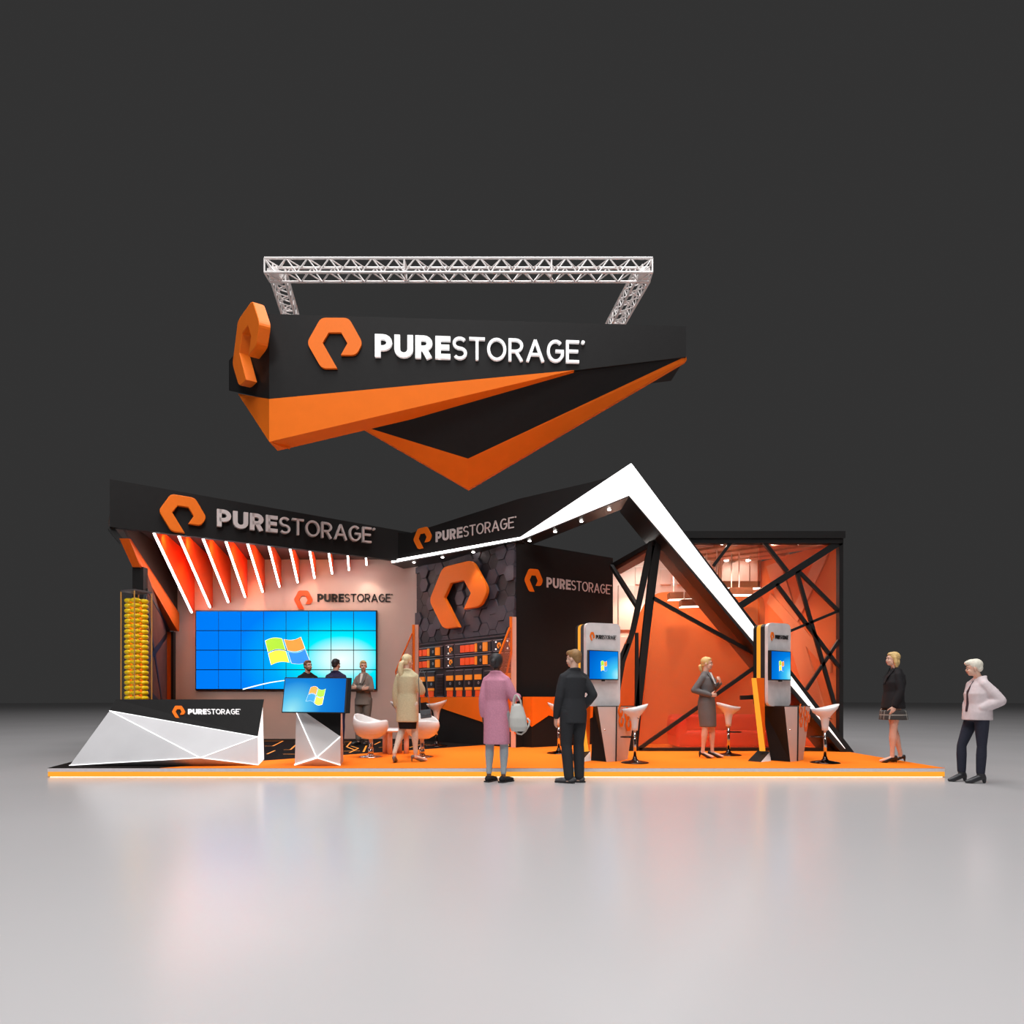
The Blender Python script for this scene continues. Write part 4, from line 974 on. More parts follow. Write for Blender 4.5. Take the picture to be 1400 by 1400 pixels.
for a in (250, 350, 170, 80):
    q = tl+V((.2*math.cos(math.radians(a)), .2*math.sin(math.radians(a)), 0))
    MB().tube([q+V((0, 0, 0)), q+V((0, 0, .395))], .045, 16).build('leg', mat('pale_pink_leg', rgb(240, 205, 192), .35), tb_, smooth=True)
# ================================================================== PEOPLE
SKIN = mat('skin_light', rgb(222, 178, 156), .55, noise=.03); SKIN_D = mat('skin_brown', rgb(110, 74, 56), .55, noise=.03)
LIPS = mat('lips', rgb(176, 92, 84), .5); EYEM = mat('eye_dark', rgb(48, 38, 34), .3); BROW = mat('eyebrow', rgb(120, 92, 66), .8)
def cone(mb, a, b, ra, rb, n=14):
    a = V(a); b = V(b); mb.tube([a, b], [ra, rb], n); mb.ell(a, ra, n=n, m=8); mb.ell(b, rb, n=n, m=8)
def chain(mb, pts, rs, n=14):
    for i in range(len(pts)-1): cone(mb, pts[i], pts[i+1], rs[i], rs[i+1], n)
def mid(a, b, t): return V(a)*(1-t)+V(b)*t
BASE = dict(pelvis=(0, 0, .93), chest=(0, 0, 1.22), neck=(0, -.015, 1.43), head=(0, .01, 1.575),
    shL=(-.150, -.01, 1.335), shR=(.150, -.01, 1.335), elL=(-.190, -.03, 1.10), elR=(.190, -.03, 1.10), wrL=(-.205, .04, .87), wrR=(.205, .04, .87),
    hpL=(-.09, 0, .90), hpR=(.09, 0, .90), knL=(-.10, .015, .49), knR=(.10, .015, .49), anL=(-.10, -.02, .085), anR=(.10, -.02, .085))
def hand(mb, w, d, side, nrm, curl=.5, sc=1.0):
    """w wrist, d along the hand, side towards the thumb, nrm palm side"""
    w = V(w); d = V(d).normalized(); nrm = V(nrm); nrm = (nrm-d*nrm.dot(d)).normalized(); s = V(side); s = (s-d*s.dot(d)-nrm*s.dot(nrm)).normalized()
    R = Matrix((s, d, nrm)).transposed()
    c = w+d*.05*sc; mb.ell(c, (.038*sc, .055*sc, .015*sc), R, 14, 8)
    mb.ell(w+d*.072*sc, (.040*sc, .022*sc, .014*sc), R, 12, 8)
    cone(mb, w-d*.01, w+d*.03*sc, .021*sc, .022*sc, 10)
    for k, (o, L) in enumerate(((.029, .068), (.0105, .077), (-.0095, .071), (-.029, .055))):
        p = w+d*.085*sc+s*o*sc; dd_ = d.copy(); r = .0085*sc; pts = [p-d*.02*sc, p]; rs = [r*1.05, r*1.02]
        for j, f in enumerate((.45, .32, .25)):
            an = curl*(.45+.35*j); dd_ = (dd_*math.cos(an)+nrm*math.sin(an)).normalized(); p = p+dd_*L*f*sc; pts.append(p); rs.append(r*(1-.08*(j+1)))
        chain(mb, pts, rs, 8)
    p = w+d*.025*sc+s*.026*sc; pts = [p]; dd_ = (d*.75+s*.62+nrm*.25).normalized()
    for L in (.036, .030, .024):
        p = p+dd_*L*sc; pts.append(p); dd_ = (dd_+d*.3+nrm*.18*curl).normalized()
    chain(mb, pts, [.0125*sc, .011*sc, .0098*sc, .0085*sc], 8)
def person(label, loc, yaw, height, J=None, female=False, head_yaw=0, head_tilt=0, skin=None, hairm=None, hair='short', clothes=(), hands=(.5, .5), hdirs=None, shoe=None, heel=0, group=None, neck_open=True, legcol=None, foot=None):
    skin = skin or SKIN
    t = thing('person', label, 'person', (0, 0, 0))
    j = {k: V(v) for k, v in BASE.items()}
    if female:
        for k in ('shL', 'shR'): j[k].x *= .88
        for k in ('elL', 'elR', 'wrL', 'wrR'): j[k].x *= .92
    if J:
        for k, v in J.items(): j[k] = V(v)
    if heel:
        for k in ('anL', 'anR'):
            if not (J and k in J): j[k].z += heel
    hr = Matrix.Rotation(math.radians(head_yaw), 3, 'Z') @ Matrix.Rotation(math.radians(-head_tilt), 3, 'X')
    hc = j['head']; HK_ = V((.86, .90, .94)); HT = lambda v: hc+hr @ V((v[0]*HK_.x, v[1]*HK_.y, v[2]*HK_.z)); HS = lambda q: (q[0]*HK_.x, q[1]*HK_.y, q[2]*HK_.z)
    # ---- continuous body
    b = MB(); nk = j['neck']; ch = j['chest']; pv = j['pelvis']
    E = lambda c, r: b.ell(HT(c), HS(r), hr, 20, 14)
    E((0, -.012, .030), (.074, .094, .088)); E((0, .022, -.038), (.056, .066, .068)); E((0, .05, -.082), (.028, .026, .020))
    E((0, .088, -.018), (.0125, .020, .020)); E((0, .080, .004), (.009, .014, .026)); E((0, .074, .030), (.045, .015, .014))
    E((-.034, .066, -.030), (.022, .020, .022)); E((.034, .066, -.030), (.022, .020, .022)); E((0, .079, -.052), (.020, .012, .010))
    for sx in (-1, 1): b.ell(HT((sx*.075, -.008, -.006)), (.009, .018, .029), hr @ Matrix.Rotation(sx*-.25, 3, 'Z'), 12, 8)
    cone(b, nk+V((0, 0, -.03)), HT((0, -.022, -.06)), .056 if not female else .048, .050 if not female else .043, 18)
    sw = (j['shR']-j['shL']).length/2; tz = (nk.z-.06)
    k = .95 if female else 1
    b.loft([(pv.x, pv.y, pv.z-.10, .13*k, .10), (pv.x, pv.y, pv.z, .155*k if not female else .158, .11), (mid(pv, ch, .5).x, mid(pv, ch, .5).y, mid(pv, ch, .5).z, .13*k, .095), (ch.x, ch.y, ch.z, .150*k, .108), ((ch.x+nk.x)/2, (ch.y+nk.y)/2-.005, mid(ch, nk, .55).z, sw*.93, .10), (nk.x, nk.y, nk.z-.05, sw*.62, .07), (nk.x, nk.y, nk.z-.01, .06, .055)])
    for s in 'LR':
        sh, el, wr = j['sh'+s], j['el'+s], j['wr'+s]; cone(b, nk+V((-.04 if s == 'L' else .04, 0, -.04)), sh, .048, .042)
        cone(b, sh, mid(sh, el, .5), .044*k, .041*k); cone(b, mid(sh, el, .5), el, .043*k, .035*k); cone(b, el, mid(el, wr, .35), .036*k, .037*k); cone(b, mid(el, wr, .35), wr, .037*k, .023*k)
        hp, kn, an = j['hp'+s], j['kn'+s], j['an'+s]
        chain(b, [hp, mid(hp, kn, .4), kn, mid(kn, an, .32), mid(kn, an, .75), an], [.080, .071, .050, .052, .034, .030])
        sx = -1 if s == 'L' else 1
        hd = None
        if hdirs and s in hdirs: hd = hdirs[s]
        if hd: hand(b, wr, hd[0], hd[1], hd[2], hands[0 if s == 'L' else 1], .93 if female else 1)
        else:
            dd_ = (wr-el).normalized(); hand(b, wr, (dd_+V((0, 0, -.3))).normalized(), (0, 1, 0), (-sx, 0, 0), hands[0 if s == 'L' else 1], .93 if female else 1)
        ft = (foot or {}).get(s, 0); fr = Matrix.Rotation(math.radians(ft), 3, 'Z'); a0 = an
        zb = 0.028
        toe = V((an.x, an.y, 0))+fr @ V((0, .165, 0)); toe.z = zb
        cone(b, an, V((a0.x, a0.y, max(.03, an.z-.05))), .032, .030); cone(b, V((an.x, an.y-.01, max(.032, an.z-.055))), toe, .030, .022)
    bo = b.build('body', skin, t, remesh=.0072, sm=3)
    if legcol:      # stockings / leggings below the hips as a garment of their own
        pass
    # ---- face
    for sx in (-1, 1):
        MB().ell(HT((sx*.030, .0765, .006)), (.0095, .006, .0055), hr, 12, 8).build('eye', mat('eye_white', rgb(225, 220, 215), .3), t, smooth=True)
        MB().ell(HT((sx*.030, .0825, .006)), (.0048, .003, .0050), hr, 10, 6).build('iris', EYEM, t, smooth=True)
        MB().tube([HT((sx*.046, .079, .022)), HT((sx*.030, .089, .028)), HT((sx*.015, .090, .024))], [.0025, .0038, .003], 6).build('eyebrow', BROW, t, smooth=True)
    MB().ell(HT((0, .090, -.0515)), (.019, .006, .0042), hr, 12, 6).ell(HT((0, .0885, -.0585)), (.016, .006, .0045), hr, 12, 6).build('mouth', LIPS, t, smooth=True)
    # ---- hair
    h = MB(); EH = lambda c, r: h.ell(HT(c), HS(r), hr, 22, 14)
    if hair in ('short', 'crop', 'beard'):
        EH((0, -.026, .047), (.083, .096, .088)); EH((0, .02, .085), (.064, .070, .040)); EH((0, -.065, -.005), (.066, .048, .055))
        for sx in (-1, 1): EH((sx*.066, .012, .030), (.014, .030, .034))
    if hair == 'beard': EH((0, .040, -.082), (.052, .052, .030)); EH((-.047, .02, -.055), (.015, .035, .03)); EH((.047, .02, -.055), (.015, .035, .03))
    if hair == 'tousled':
        EH((0, -.03, .050), (.086, .100, .090)); EH((.01, .045, .085), (.068, .062, .042)); EH((0, -.072, .0), (.07, .05, .062)); EH((.04, .0, .10), (.05, .07, .04))
    if hair in ('pony', 'bun', 'lowpony'):
        EH((0, -.024, .044), (.082, .098, .086)); EH((0, .018, .078), (.064, .066, .040)); EH((0, -.06, -.01), (.064, .05, .05))
        for sx in (-1, 1): EH((sx*.064, .0, .012), (.014, .034, .036))
    if hair == 'bun': EH((0, -.03, .035), (.102, .112, .100)); EH((0, -.06, -.03), (.082, .06, .06)); EH((.008, -.150, .0), (.040, .034, .042))
    if hair == 'lowpony':
        chain(h, [HT((0, -.085, -.02)), HT((0, -.125, -.045)), HT((-.0, -.115, -.10)), HT((0, -.095, -.15))], [.026, .034, .028, .010])
    if hair == 'pony':
        chain(h, [HT((0, -.09, .01)), HT((-.02, -.135, -.04)), HT((-.035, -.14, -.12)), HT((-.03, -.135, -.20)), HT((-.02, -.135, -.27))], [.026, .040, .046, .040, .014])
    if hair == 'bob':
        EH((0, -.026, .044), (.086, .100, .088)); EH((0, .016, .082), (.066, .068, .040))
        for sx in (-1, 1): chain(h, [HT((sx*.070, -.01, .03)), HT((sx*.076, -.025, -.05)), HT((sx*.070, -.04, -.115))], [.026, .030, .020])
        EH((0, -.075, -.04), (.072, .040, .085))
    h.build('hair', hairm, t, remesh=.0075, sm=2)
    # ---- clothes
    for g in clothes:
        kind, mt = g[0], g[1]; o = dict(g[2]) if len(g) > 2 else {}
        c = MB(); nm = o.get('name', kind)
        if kind in ('jacket', 'coat', 'top'):
            hz = o.get('hem', .80); wd = o.get('w', 1.0); hx = o.get('hx', 0); r_ = o.get('r', .016); hw = o.get('hw', .175)
            pm = mid(pv, ch, .5)
            kk = .95 if female else 1.0
            c.loft([(pv.x+hx, pv.y+o.get('hy', 0), hz, hw*wd, .135*wd), (pv.x, pv.y, pv.z+.02, (.165*kk)*wd+r_*.3, .122*wd), (pm.x, pm.y, pm.z, .148*kk*wd, .114*wd), (ch.x, ch.y, ch.z, .165*kk*wd, .128*wd),
                    ((ch.x+nk.x)/2, (ch.y+nk.y)/2-.005, mid(ch, nk, .55).z, sw*.98+r_, .118), (nk.x, nk.y, nk.z-.045, sw*.66, .086), (nk.x, nk.y-.005, nk.z-.005, .078, .072)], ex=2.3)
            for sx, sh in ((-1, j['shL']), (1, j['shR'])): cone(c, nk+V((sx*.045, 0, -.035)), sh+V((-sx*.015, 0, .004)), .056+r_*.3, .048*kk+r_*.6)
            sl = o.get('sleeve', .96)
            for s in 'LR':
                sh, el, wr = j['sh'+s], j['el'+s], j['wr'+s]; r = r_
                chain(c, [sh+V((0, 0, .004)), mid(sh, el, .5), el, mid(el, wr, .5*sl), mid(el, wr, sl)], [.046*kk+r*.6, .046*kk+r, .040*kk+r, .040*kk+r, .029+r*o.get('cuff', .8)])
            if kind == 'coat' or o.get('collar'):
                c.tube([nk+V((.07*math.cos(a), .065*math.sin(a)-.006, .010+.012*(-math.sin(a)))) for a in [math.radians(x) for x in range(125, 420, 18)]], .018, 8)
        if kind in ('trousers', 'leggings'):
            r = o.get('r', .012); hem = o.get('hem', .93); lg = kind == 'leggings'
            c.loft([(pv.x, pv.y, pv.z-.11, .135, .105), (pv.x, pv.y, pv.z, .160, .116), (pv.x, pv.y, pv.z+.08, .142, .104)])
            for s in 'LR':
                hp, kn, an = j['hp'+s], j['kn'+s], j['an'+s]
                e = .0 if lg else .016
                chain(c, [hp, mid(hp, kn, .4), kn, mid(kn, an, .32), mid(kn, an, .7), mid(kn, an, hem)], [.088+r*.5, .076+r, .053+r, .053+r+e*.3, .036+r+e, .032+r+e])
        if kind == 'skirt':
            hz = o.get('hem', .55); f_ = o.get('flare', 1.0)
            kn = (j['knL']+j['knR'])/2; hx = (kn.x-pv.x)*o.get('follow', .7); hy = (kn.y-pv.y)*o.get('follow', .7)
            c.loft([(pv.x+hx, pv.y+hy, hz, .158*f_, .128*f_), (pv.x+hx*.4, pv.y+hy*.4, (hz+pv.z)/2, .176*(1+f_)/2, .134*(1+f_)/2)]+([] if o.get('under') else [(pv.x, pv.y, pv.z, .178, .130), (pv.x, pv.y, pv.z+.10, .146, .112)]))
        if kind == 'shirt':
            c.prism([nk+V((-.032, .075, .0)), nk+V((.032, .075, .0)), V((ch.x+.012, ch.y+.142, ch.z+.02)), V((ch.x-.012, ch.y+.142, ch.z+.02))], (0, .012, 0))
            c.build(nm, mt, t); continue
        if kind == 'tie':
            c.prism([nk+V((-.012, .09, -.01)), nk+V((.012, .09, -.01)), V((ch.x+.016, ch.y+.153, ch.z+.04)), V((ch.x, ch.y+.156, ch.z+.0)), V((ch.x-.016, ch.y+.153, ch.z+.04))], (0, .006, 0))
            c.build(nm, mt, t); continue
        if kind == 'open_front':   # a strip of shirt showing between the open jacket fronts
            w2 = o.get('w', .035); zb_ = o.get('z', .98); yo = o.get('y', .128)
            c.loft([(pv.x, pv.y+yo*.78, zb_, w2, .03), (ch.x, ch.y+yo*.80, (zb_+ch.z)/2, w2*.9, .03), (ch.x, ch.y+yo*.80, ch.z+.03, w2*.8, .03), (nk.x, nk.y+.045, nk.z-.02, w2*.9, .03)], n=12)
        if kind == 'lapels':
            for sx in (-1, 1):
                c.prism([nk+V((sx*.052, .06, .02)), nk+V((sx*.085, .055, -.02)), V((ch.x+sx*.085, ch.y+.128, ch.z+.08)), V((ch.x+sx*.02, ch.y+.146, ch.z-.03))], (0, .010, 0))
            c.build(nm, mt, t); continue
        if kind == 'belt': pass
        c.build(nm, mt, t, remesh=.0105, sm=o.get('sm', 4))
    # ---- shoes
    for s in 'LR':
        an = j['an'+s]; ft = (foot or {}).get(s, 0); fr = Matrix.Rotation(math.radians(ft), 3, 'Z'); c = MB(); base = V((an.x, an.y, 0))
        g = lambda x, y, z: base+fr @ V((x, y, z))
        hz = heel
        if shoe[0] == 'flat':
            c.ell(g(0, -.02, .045), (.042, .055, .045), fr, 16, 10).ell(g(0, .07, .038), (.044, .085, .036), fr, 16, 10).ell(g(0, .14, .032), (.042, .055, .028), fr, 16, 10)
            c.box((-1, -1, -1), (-.99, -.99, -.99)) if False else None
            c.build('shoe', shoe[1], t, remesh=.008, sm=3)
            m_ = MB(); pr_ = [(-.04, -.065), (-.044, 0), (-.040, .06), (-.046, .12), (-.036, .178), (0, .2), (.036, .178), (.046, .12), (.040, .06), (.044, 0), (.04, -.065), (0, -.08)]
            m_.prism([g(x, y, 0) for x, y in pr_], (0, 0, .018)).build('sole', shoe[2] if len(shoe) > 2 else shoe[1], t)
        if shoe[0] == 'heel':
            chain(c, [g(0, -.045, hz+.035), g(0, .02, hz*.75+.026), g(0, .09, .03), g(0, .165, .020)], [.029, .032, .033, .014])
            chain(c, [g(0, -.055, hz+.02), g(0, -.06, .012)], [.022, .007])
            c.build('shoe', shoe[1], t, remesh=.007, sm=2)
        if shoe[0] == 'boot':
            chain(c, [an+V((0, 0, .12)), an+V((0, 0, .0)), g(0, -.03, hz+.035)], [.052, .047, .040]); chain(c, [g(0, -.02, hz+.04), g(0, .05, hz*.6+.035), g(0, .12, .036), g(0, .185, .024)], [.040, .040, .038, .022])
            chain(c, [g(0, -.045, hz+.02), g(0, -.05, .02)], [.030, .021])
            c.build('boot', shoe[1], t, remesh=.008, sm=3)
    t.location = loc; t.rotation_euler = (0, 0, math.radians(yaw)-math.atan2(loc[0], loc[1])); t.scale = (height/1.70,)*3
    return t
HB = mat('hair_blond', rgb(214, 178, 116), .6, noise=.15, nscale=40, bump=.3, bscale=80); HG = mat('hair_pale_blond', rgb(226, 204, 160), .6, noise=.12, nscale=40, bump=.3, bscale=80)
HW = mat('hair_platinum', rgb(226, 220, 204), .6, noise=.10, nscale=40, bump=.3, bscale=80); HK = mat('hair_black', rgb(44, 40, 42), .6, noise=.2, nscale=40, bump=.3)
HBR = mat('hair_light_brown', rgb(150, 112, 68), .6, noise=.2, nscale=40, bump=.3); HRB = mat('hair_red_brown', rgb(120, 76, 46), .6, noise=.2, nscale=40, bump=.3)
def cloth(n, r, g, b, ns=60, k=.1): return mat(n, rgb(r, g, b), .85, noise=k, nscale=ns, bump=.25, bscale=14, spec=.2)
# 1 pink coat, seen from behind
person('woman from behind in long pink coat, grey leggings and black trainers', G(679, 1069, 0), -18, 1.70, female=True, head_yaw=-6, skin=SKIN_D, hairm=HK, hair='bun',
    J=dict(elR=(.225, .02, 1.11), wrR=(.245, .16, 1.12), wrL=(-.185, .0, .88), anL=(-.10, -.02, .085), anR=(.10, -.02, .085)), hdirs={'R': ((.25, .35, -.5), (-.2, .6, .6), (-.5, -.2, -.2))}, hands=(.4, 1.0),
    clothes=[('coat', cloth('pink_wool', 206, 140, 162), dict(hem=.50, w=1.04, r=.024, hw=.168)), ('leggings', cloth('grey_leggings', 168, 176, 182), dict(hem=.90, r=.006))],
    shoe=('flat', cloth('black_trainer', 44, 44, 46), mat('dark_sole', rgb(36, 36, 38), .6)), foot={'L': -12, 'R': -24})
# 2 dark suit man
person('man from behind in charcoal suit looking left, standing on the hall floor', G(784, 1070, 0), 28, 1.74, head_yaw=38, hairm=HBR, hair='tousled',
    J=dict(elL=(-.200, .0, 1.09), wrL=(-.205, .08, .84), elR=(.235, -.09, 1.12), wrR=(.165, .05, .95), anL=(-.075, -.02, .085), anR=(.085, .0, .085), knL=(-.085, .03, .49), knR=(.09, .03, .49)), hands=(.5, .3), hdirs={'R': ((-.5, -.1, -.6), (0, .5, 1), (0, -1, 0))},
    clothes=[('jacket', cloth('charcoal_suit', 50, 51, 54, 90), dict(hem=.76, w=.98, r=.018, hw=.165, collar=1)), ('trousers', cloth('charcoal_suit', 50, 51, 54), dict(hem=1.0, r=.016))],
    shoe=('flat', mat('grey_leather_shoe', rgb(88, 88, 90), .35), mat('dark_sole', rgb(36, 36, 38), .6)), foot={'L': 40, 'R': 50})
# 3 beige coat
person('blond woman from behind in beige coat and black skirt, walking on the carpet', G(557, 1042), -22, 1.66, female=True, head_yaw=-22, hairm=HG, hair='pony', heel=.05,
    J=dict(elR=(.205, .08, 1.11), wrR=(.13, .24, 1.20), elL=(-.19, .0, 1.10), wrL=(-.195, .03, .88), knL=(-.10, .03, .50), anL=(-.15, -.16, .15), knR=(.09, .08, .50), anR=(.11, .07, .135)), hdirs={'R': ((-.2, .3, .8), (-.5, .2, .3), (-.3, .4, .1))}, hands=(.4, .9),
    clothes=[('coat', cloth('beige_wool', 205, 190, 154), dict(hem=.63, w=1.0, r=.024, hw=.178)), ('skirt', cloth('black_skirt', 30, 28, 30), dict(hem=.52, follow=.5, flare=.86, under=1)), ('leggings', cloth('pale_stockings', 214, 196, 180), dict(hem=.98, r=.004))],
    shoe=('heel', mat('grey_leather_heel', rgb(112, 106, 104), .35)), foot={'L': 12, 'R': -62})
# 4 grey skirt suit
person('blond woman in grey skirt suit turned right, hand at her waist', G(966, 1036), -112, 1.67, female=True, head_yaw=12, hairm=HB, hair='lowpony', heel=.055,
    J=dict(elL=(-.23, .03, 1.15), wrL=(-.11, .19, 1.25), elR=(.235, -.12, 1.13), wrR=(.13, .12, 1.05), anL=(-.07, .07, .14), anR=(.08, -.03, .14), knL=(-.08, .06, .50)), hdirs={'R': ((-.7, .5, .0), (0, .2, 1), (-.2, -1, 0)), 'L': ((.6, .1, .6), (.2, 0, 1), (0, -1, 0))}, hands=(.7, .5),
    clothes=[('jacket', cloth('grey_suit', 104, 100, 100, 90), dict(hem=.92, w=.97, r=.012, hw=.172)), ('skirt', cloth('grey_suit_skirt', 110, 104, 102, 90), dict(hem=.52, follow=.8, flare=.98)), ('shirt', cloth('white_shirt', 235, 232, 230)), ('lapels', cloth('grey_suit', 104, 100, 100))],
    shoe=('heel', mat('black_leather_heel', rgb(40, 36, 36), .3)), foot={'L': 14, 'R': -2})
# 5 plaid skirt
PLAID = mat('plaid_wool', rgb(64, 60, 58), .9, noise=.1)
nt = PLAID.node_tree; tc = nt.nodes.new('ShaderNodeTexCoord'); sep = nt.nodes.new('ShaderNodeSeparateXYZ'); nt.links.new(tc.outputs['Object'], sep.inputs[0])
outs = []
for ax in ('X', 'Z'):
    m1_ = nt.nodes.new('ShaderNodeMath'); m1_.operation = 'MULTIPLY'; m1_.inputs[1].default_value = 11; nt.links.new(sep.outputs[ax], m1_.inputs[0])
    m2_ = nt.nodes.new('ShaderNodeMath'); m2_.operation = 'FRACT'; nt.links.new(m1_.outputs[0], m2_.inputs[0])
    m3_ = nt.nodes.new('ShaderNodeMath'); m3_.operation = 'LESS_THAN'; m3_.inputs[1].default_value = .16; nt.links.new(m2_.outputs[0], m3_.inputs[0]); outs.append(m3_)
mx = nt.nodes.new('ShaderNodeMath'); mx.operation = 'MAXIMUM'; nt.links.new(outs[0].outputs[0], mx.inputs[0]); nt.links.new(outs[1].outputs[0], mx.inputs[1])
mc = nt.nodes.new('ShaderNodeMixRGB'); mc.inputs[1].default_value = rgb(58, 55, 54); mc.inputs[2].default_value = rgb(150, 146, 138); nt.links.new(mx.outputs[0], mc.inputs[0]); nt.links.new(mc.outputs[0], nt.nodes['Principled BSDF'].inputs['Base Color'])
person('blond woman in black blazer and short plaid skirt near the platform right end', G(1222, 1042.5), 112, 1.68, female=True, head_yaw=4, hairm=HB, hair='bob', heel=.055, head_tilt=-4,
    J=dict(pelvis=(0, .01, .95), chest=(0, -.01, 1.23), neck=(0, -.03, 1.44), head=(0, .02, 1.585), elL=(-.19, -.02, 1.10), wrL=(-.195, .07, .87), knL=(-.09, .045, .50), anL=(-.07, .05, .14), knR=(.09, -.04, .50), anR=(.09, -.13, .14), hpL=(-.085, .0, .90), hpR=(.085, -.01, .90)), hands=(.5, .5),
    clothes=[('jacket', cloth('black_blazer', 34, 32, 34, 90), dict(hem=.83, w=1.14, r=.018, hw=.185)), ('skirt', PLAID, dict(hem=.66, follow=.3, flare=1.42, under=1)), ('lapels', cloth('black_blazer', 34, 32, 34))],
    shoe=('heel', mat('black_leather_heel', rgb(40, 36, 36), .3)), foot={'L': 0, 'R': -6})
# 6 bomber jacket
person('short-haired woman in pale pink bomber jacket and dark jeans at the far right', G(1336, 1070, 0), 124, 1.62, female=True, head_yaw=-22, hairm=HW, hair='tousled', heel=.05, head_tilt=6,
    J=dict(pelvis=(0, 0, .95), chest=(0, -.02, 1.22), neck=(0, -.03, 1.43), head=(0, .05, 1.565), elL=(-.215, -.15, 1.12), wrL=(-.15, .04, 1.02), knL=(-.09, .0, .50), anL=(-.08, .01, .135), knR=(.12, .13, .50), anR=(.12, .13, .135), elR=(.20, -.04, 1.12), wrR=(.14, .05, 1.00)), hands=(.3, .3), hdirs={'L': ((.6, -.1, -.4), (0, .5, 1), (0, -1, 0)), 'R': ((-.6, -.1, -.4), (0, .5, 1), (0, -1, 0))},
    clothes=[('jacket', cloth('pink_bomber', 212, 198, 200, 30, .05), dict(hem=.86, w=1.20, r=.036, hw=.152, collar=1, cuff=.7, name='bomber_jacket')), ('open_front', cloth('plum_shirt', 64, 44, 48), dict(w=.026, z=.97, y=.166, name='shirt')), ('trousers', cloth('dark_jeans', 44, 46, 58), dict(hem=.95, r=.004))],
    shoe=('boot', mat('black_boot_leather', rgb(40, 40, 44), .45)), foot={'L': 0, 'R': 8})
# 7 crossed arms
person('woman in taupe trouser suit with crossed arms before the video wall', G(497, 1018.5), 155, 1.80, female=True, head_yaw=-32 if False else 30, hairm=HB, hair='short',
    J=dict(elL=(-.205, .06, 1.12), wrL=(.03, .215, 1.15), elR=(.205, .06, 1.12), wrR=(-.05, .20, 1.12), anL=(-.06, .0, .085), anR=(.10, .02, .085), knL=(-.08, .02, .49)), hdirs={'L': ((1, .1, 0), (0, 0, 1), (0, -1, 0)), 'R': ((-1, .0, .15), (0, 0, 1), (0, -1, 0))}, hands=(.3, .3),
    clothes=[('jacket', cloth('taupe_suit', 134, 124, 116, 90), dict(hem=.80, w=1.0, r=.012, hw=.172)), ('shirt', cloth('cream_shirt', 226, 214, 204)), ('lapels', cloth('taupe_suit', 134, 124, 116)), ('trousers', cloth('taupe_suit_trousers', 124, 114, 106), dict(hem=.88, r=.012))],
    shoe=('flat', mat('black_leather_heel', rgb(40, 36, 36), .3)), foot={'L': 15, 'R': -20})
# 8 bearded man
person('bearded man in dark coat facing forward behind the touchscreen', G(421, 1019), -160, 1.80, head_yaw=-20 if False else 12, head_tilt=-8, hairm=HRB, hair='beard',
    clothes=[('coat', cloth('dark_overcoat', 38, 34, 38), dict(hem=.70, w=1.1, r=.02)), ('trousers', cloth('charcoal_suit', 50, 51, 54), dict(hem=1.0, r=.016))],
    shoe=('flat', mat('black_leather_heel', rgb(40, 36, 36), .3)))
# 9 navy suit
person('dark-haired man in navy suit from behind, beyond the touchscreen right half', G(459.5, 1019.5), -20, 1.82, head_yaw=-18, hairm=HK, hair='crop',
    clothes=[('jacket', cloth('navy_suit', 52, 48, 82), dict(hem=.76, w=1.08, r=.02, collar=1)), ('trousers', cloth('navy_suit', 52, 48, 82), dict(hem=1.0, r=.016))],
    shoe=('flat', mat('black_leather_heel', rgb(40, 36, 36), .3)))
# ---- bags
hb = thing('handbag', 'pale grey leather handbag hanging from the arm of the woman in pink coat', 'bag', (X(711, 8.1), 8.1, P(0, 1002, 8.1).z))
bgm = mat('pale_grey_leather', rgb(196, 194, 188), .4, noise=.06, nscale=9, bump=.2, bscale=12)
q = lambda x, y, dy=0: P(x, y, 8.1+dy)
m_ = MB().loft([(q(709, 0).x, 8.12, q(0, 1000).z, .085, .05), (q(709, 0).x, 8.12, q(0, 994).z, .115, .075), (q(708, 0).x, 8.12, q(0, 982).z, .112, .07), (q(707, 0).x, 8.12, q(0, 965).z, .075, .035), (q(707, 0).x, 8.12, q(0, 962).z, .05, .02)], ex=2.6)
m_.build('bag_body', bgm, hb, remesh=.008, sm=3)
MB().tube([q(701, 968), q(702, 956), q(704, 950.5), q(706.5, 950), q(711, 957), q(714, 966)], .009, 8).build('handle', bgm, hb, smooth=True)
MB().tube([q(704, 968, .05), q(704, 956, .05), q(705.5, 950, .05), q(708, 951, .05), q(712, 958, .05), q(714, 968, .05)], .009, 8).build('handle', bgm, hb, smooth=True)
MB().tube([q(721, 982, .04), q(724, 986, .03), q(723, 992, .02), q(718, 1000, .02), q(713, 1004, .02), q(708, 1003, .02), q(703, 998, .03)], .012, 8).build('shoulder_strap', bgm, hb, smooth=True)
sb = thing('shoulder_bag', 'small grey chain-strap bag at the hip of the woman in beige coat', 'bag', (X(582, 9.35), 9.35, P(0, 983, 9.35).z))
gm = mat('slate_leather', rgb(84, 88, 92), .4, noise=.08, nscale=50); q = lambda x, y, dy=0: P(x, y, 9.35+dy)
MB().prism([q(574.5, 972), q(588.5, 970.5), q(590, 981), q(575, 983)], (0, .07, 0)).build('bag_body', gm, sb, bevel=.012)
MB().prism([q(574, 971, -.008), q(588.8, 969.5, -.008), q(589, 976, -.008), q(582, 978, -.008), q(574.5, 977.5, -.008)], (0, .012, 0)).build('flap', gm, sb, bevel=.003)
MB().prism([q(581, 975, -.014), q(583.5, 975, -.014), q(583.5, 977.5, -.014), q(581, 977.5, -.014)], (0, .006, 0)).build('clasp', CHROME, sb)
MB().tube([q(575, 972), q(573.5, 950), q(572.2, 930, .02), q(573.5, 919, .08), q(577, 914.5, .2)], .006, 6).build('chain_strap', gm, sb)
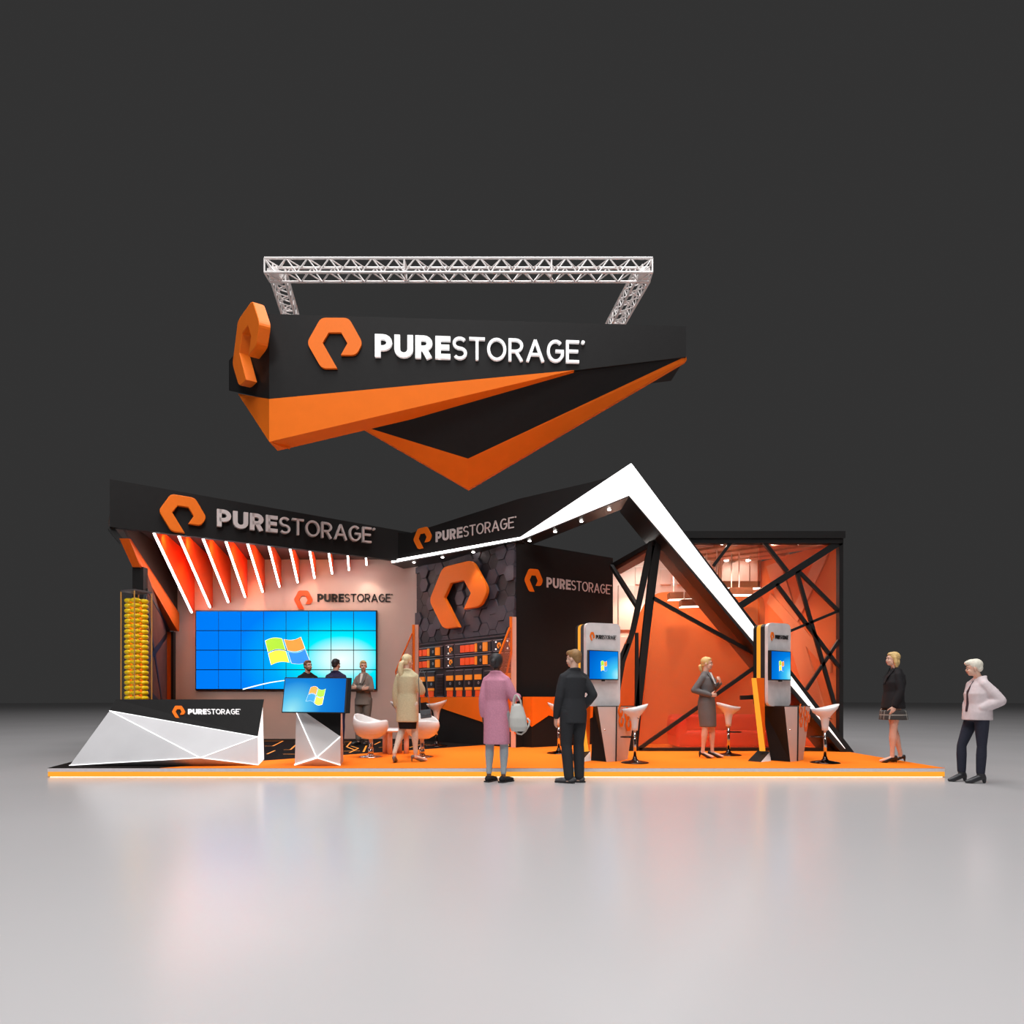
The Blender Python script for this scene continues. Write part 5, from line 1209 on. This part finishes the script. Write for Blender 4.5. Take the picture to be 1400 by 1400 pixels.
MB().tube([q(588, 970), q(585.5, 950, .05), q(583, 930, .1), q(580, 920, .15), q(577, 914.5, .2)], .004, 6).build('chain_strap', gm, sb)


# ================================================================== LIGHT
w = bpy.data.worlds.new('world'); scn.world = w; w.use_nodes = True
w.node_tree.nodes['Background'].inputs[0].default_value = (.0325, .0322, .0322, 1); w.node_tree.nodes['Background'].inputs[1].default_value = 1.0
def area(name, loc, size, power, tgt=None, color=(1, 1, 1), sy=None, spread=None):
    l = bpy.data.lights.new(name, 'AREA'); l.energy = power; l.color = color; l.size = size
    if sy: l.shape = 'RECTANGLE'; l.size_y = sy
    if spread: l.spread = spread
    o = bpy.data.objects.new(name, l); col.objects.link(o); o.location = loc
    if tgt is not None: o.rotation_euler = (V(tgt)-V(loc)).to_track_quat('-Z', 'Y').to_euler()
    return o
def spot(name, loc, tgt, power, ang=60, color=(1, 1, 1), blend=.6, r=.05):
    l = bpy.data.lights.new(name, 'SPOT'); l.energy = power; l.color = color; l.spot_size = math.radians(ang); l.spot_blend = blend; l.shadow_soft_size = r
    o = bpy.data.objects.new(name, l); col.objects.link(o); o.location = loc
    o.rotation_euler = (V(tgt)-V(loc)).to_track_quat('-Z', 'Y').to_euler(); return o
area('hall_light', (0, 4, 28), 18, 8600, (0, 8, 0))
area('hall_front_light', (-3, -12, 20), 8, 2600, (0, 11, 3.5))
area('hall_far_fill', (0, 42, 62), 20, 11000, (0, 46, 0))  # added area light out of view, brightens the distant floor
warm = (1, .80, .66)
# canopy: added spots, the orange ones imitate light bounced off the fins
for x in (-7.2, -6.0, -4.8, -3.8):
    spot('canopy_fill', (x, 14.7 if x > -6.5 else 14.2, 4.45), (x+.2, 15.6, 2.0), 75 if x < -5 else 50, 110, {-7.2: (1, .26, .1), -6.0: (1, .34, .17), -4.8: (1, .5, .34), -3.8: (1, .75, .62)}[x])
spot('canopy_fill', (X(501, 15.2), 15.2, 4.3), (X(501, 15.6), 15.6, 2.5), 25, 90, (1, .85, .7))
for px_, pw_ in ((225, 40), (262, 40), (298, 36), (332, 32), (366, 28), (400, 22), (440, 16)):
    q = FA.at(px_, 735, -.6); spot('canopy_fill', (q.x, q.y, 4.42), (q.x-.75, q.y+1.6, 3.3), pw_*.6, 130, (1, .50, .12), r=.14)  # added out of sight behind the fascia, gives the fins an orange-yellow gradient
# lounge
for x, y in ((3.0, 14.9), (4.2, 14.9), (5.2, 14.6), (3.2, 12.9), (4.6, 12.9)):
    spot('lounge_spot', (x, y, 4.0), (x, y, 0), 95, 130, warm)
spot('lounge_spot', (X(1010, 14.7), 14.7, 4.35), (X(1012, 15.6), 15.6, 3.6), 26, 100, (1, .93, .88))  # added spot to whiten the cream upper back wall, not a fixture
spot('lounge_spot', (X(880, 14.7), 14.7, 4.2), (X(876, 15.6), 15.6, 3.2), 26, 120, (1, .93, .88))  # another added spot, brightens the left part of the cream wall
# centre
for x in (566, 605, 647, 689):
    p = F1.at(x, 765); spot('beam_lamp', (p.x-.1, p.y-.15, 4.25), (p.x+.2, p.y-.2, 0), 30, 70, warm)
for px_ in (759, 833, 900, 1000): 
    spot('beam_lamp', (X(px_, 11.0), 10.6, 3.9), (X(px_, 11.0), 10.3, 0), 60, 100, warm)
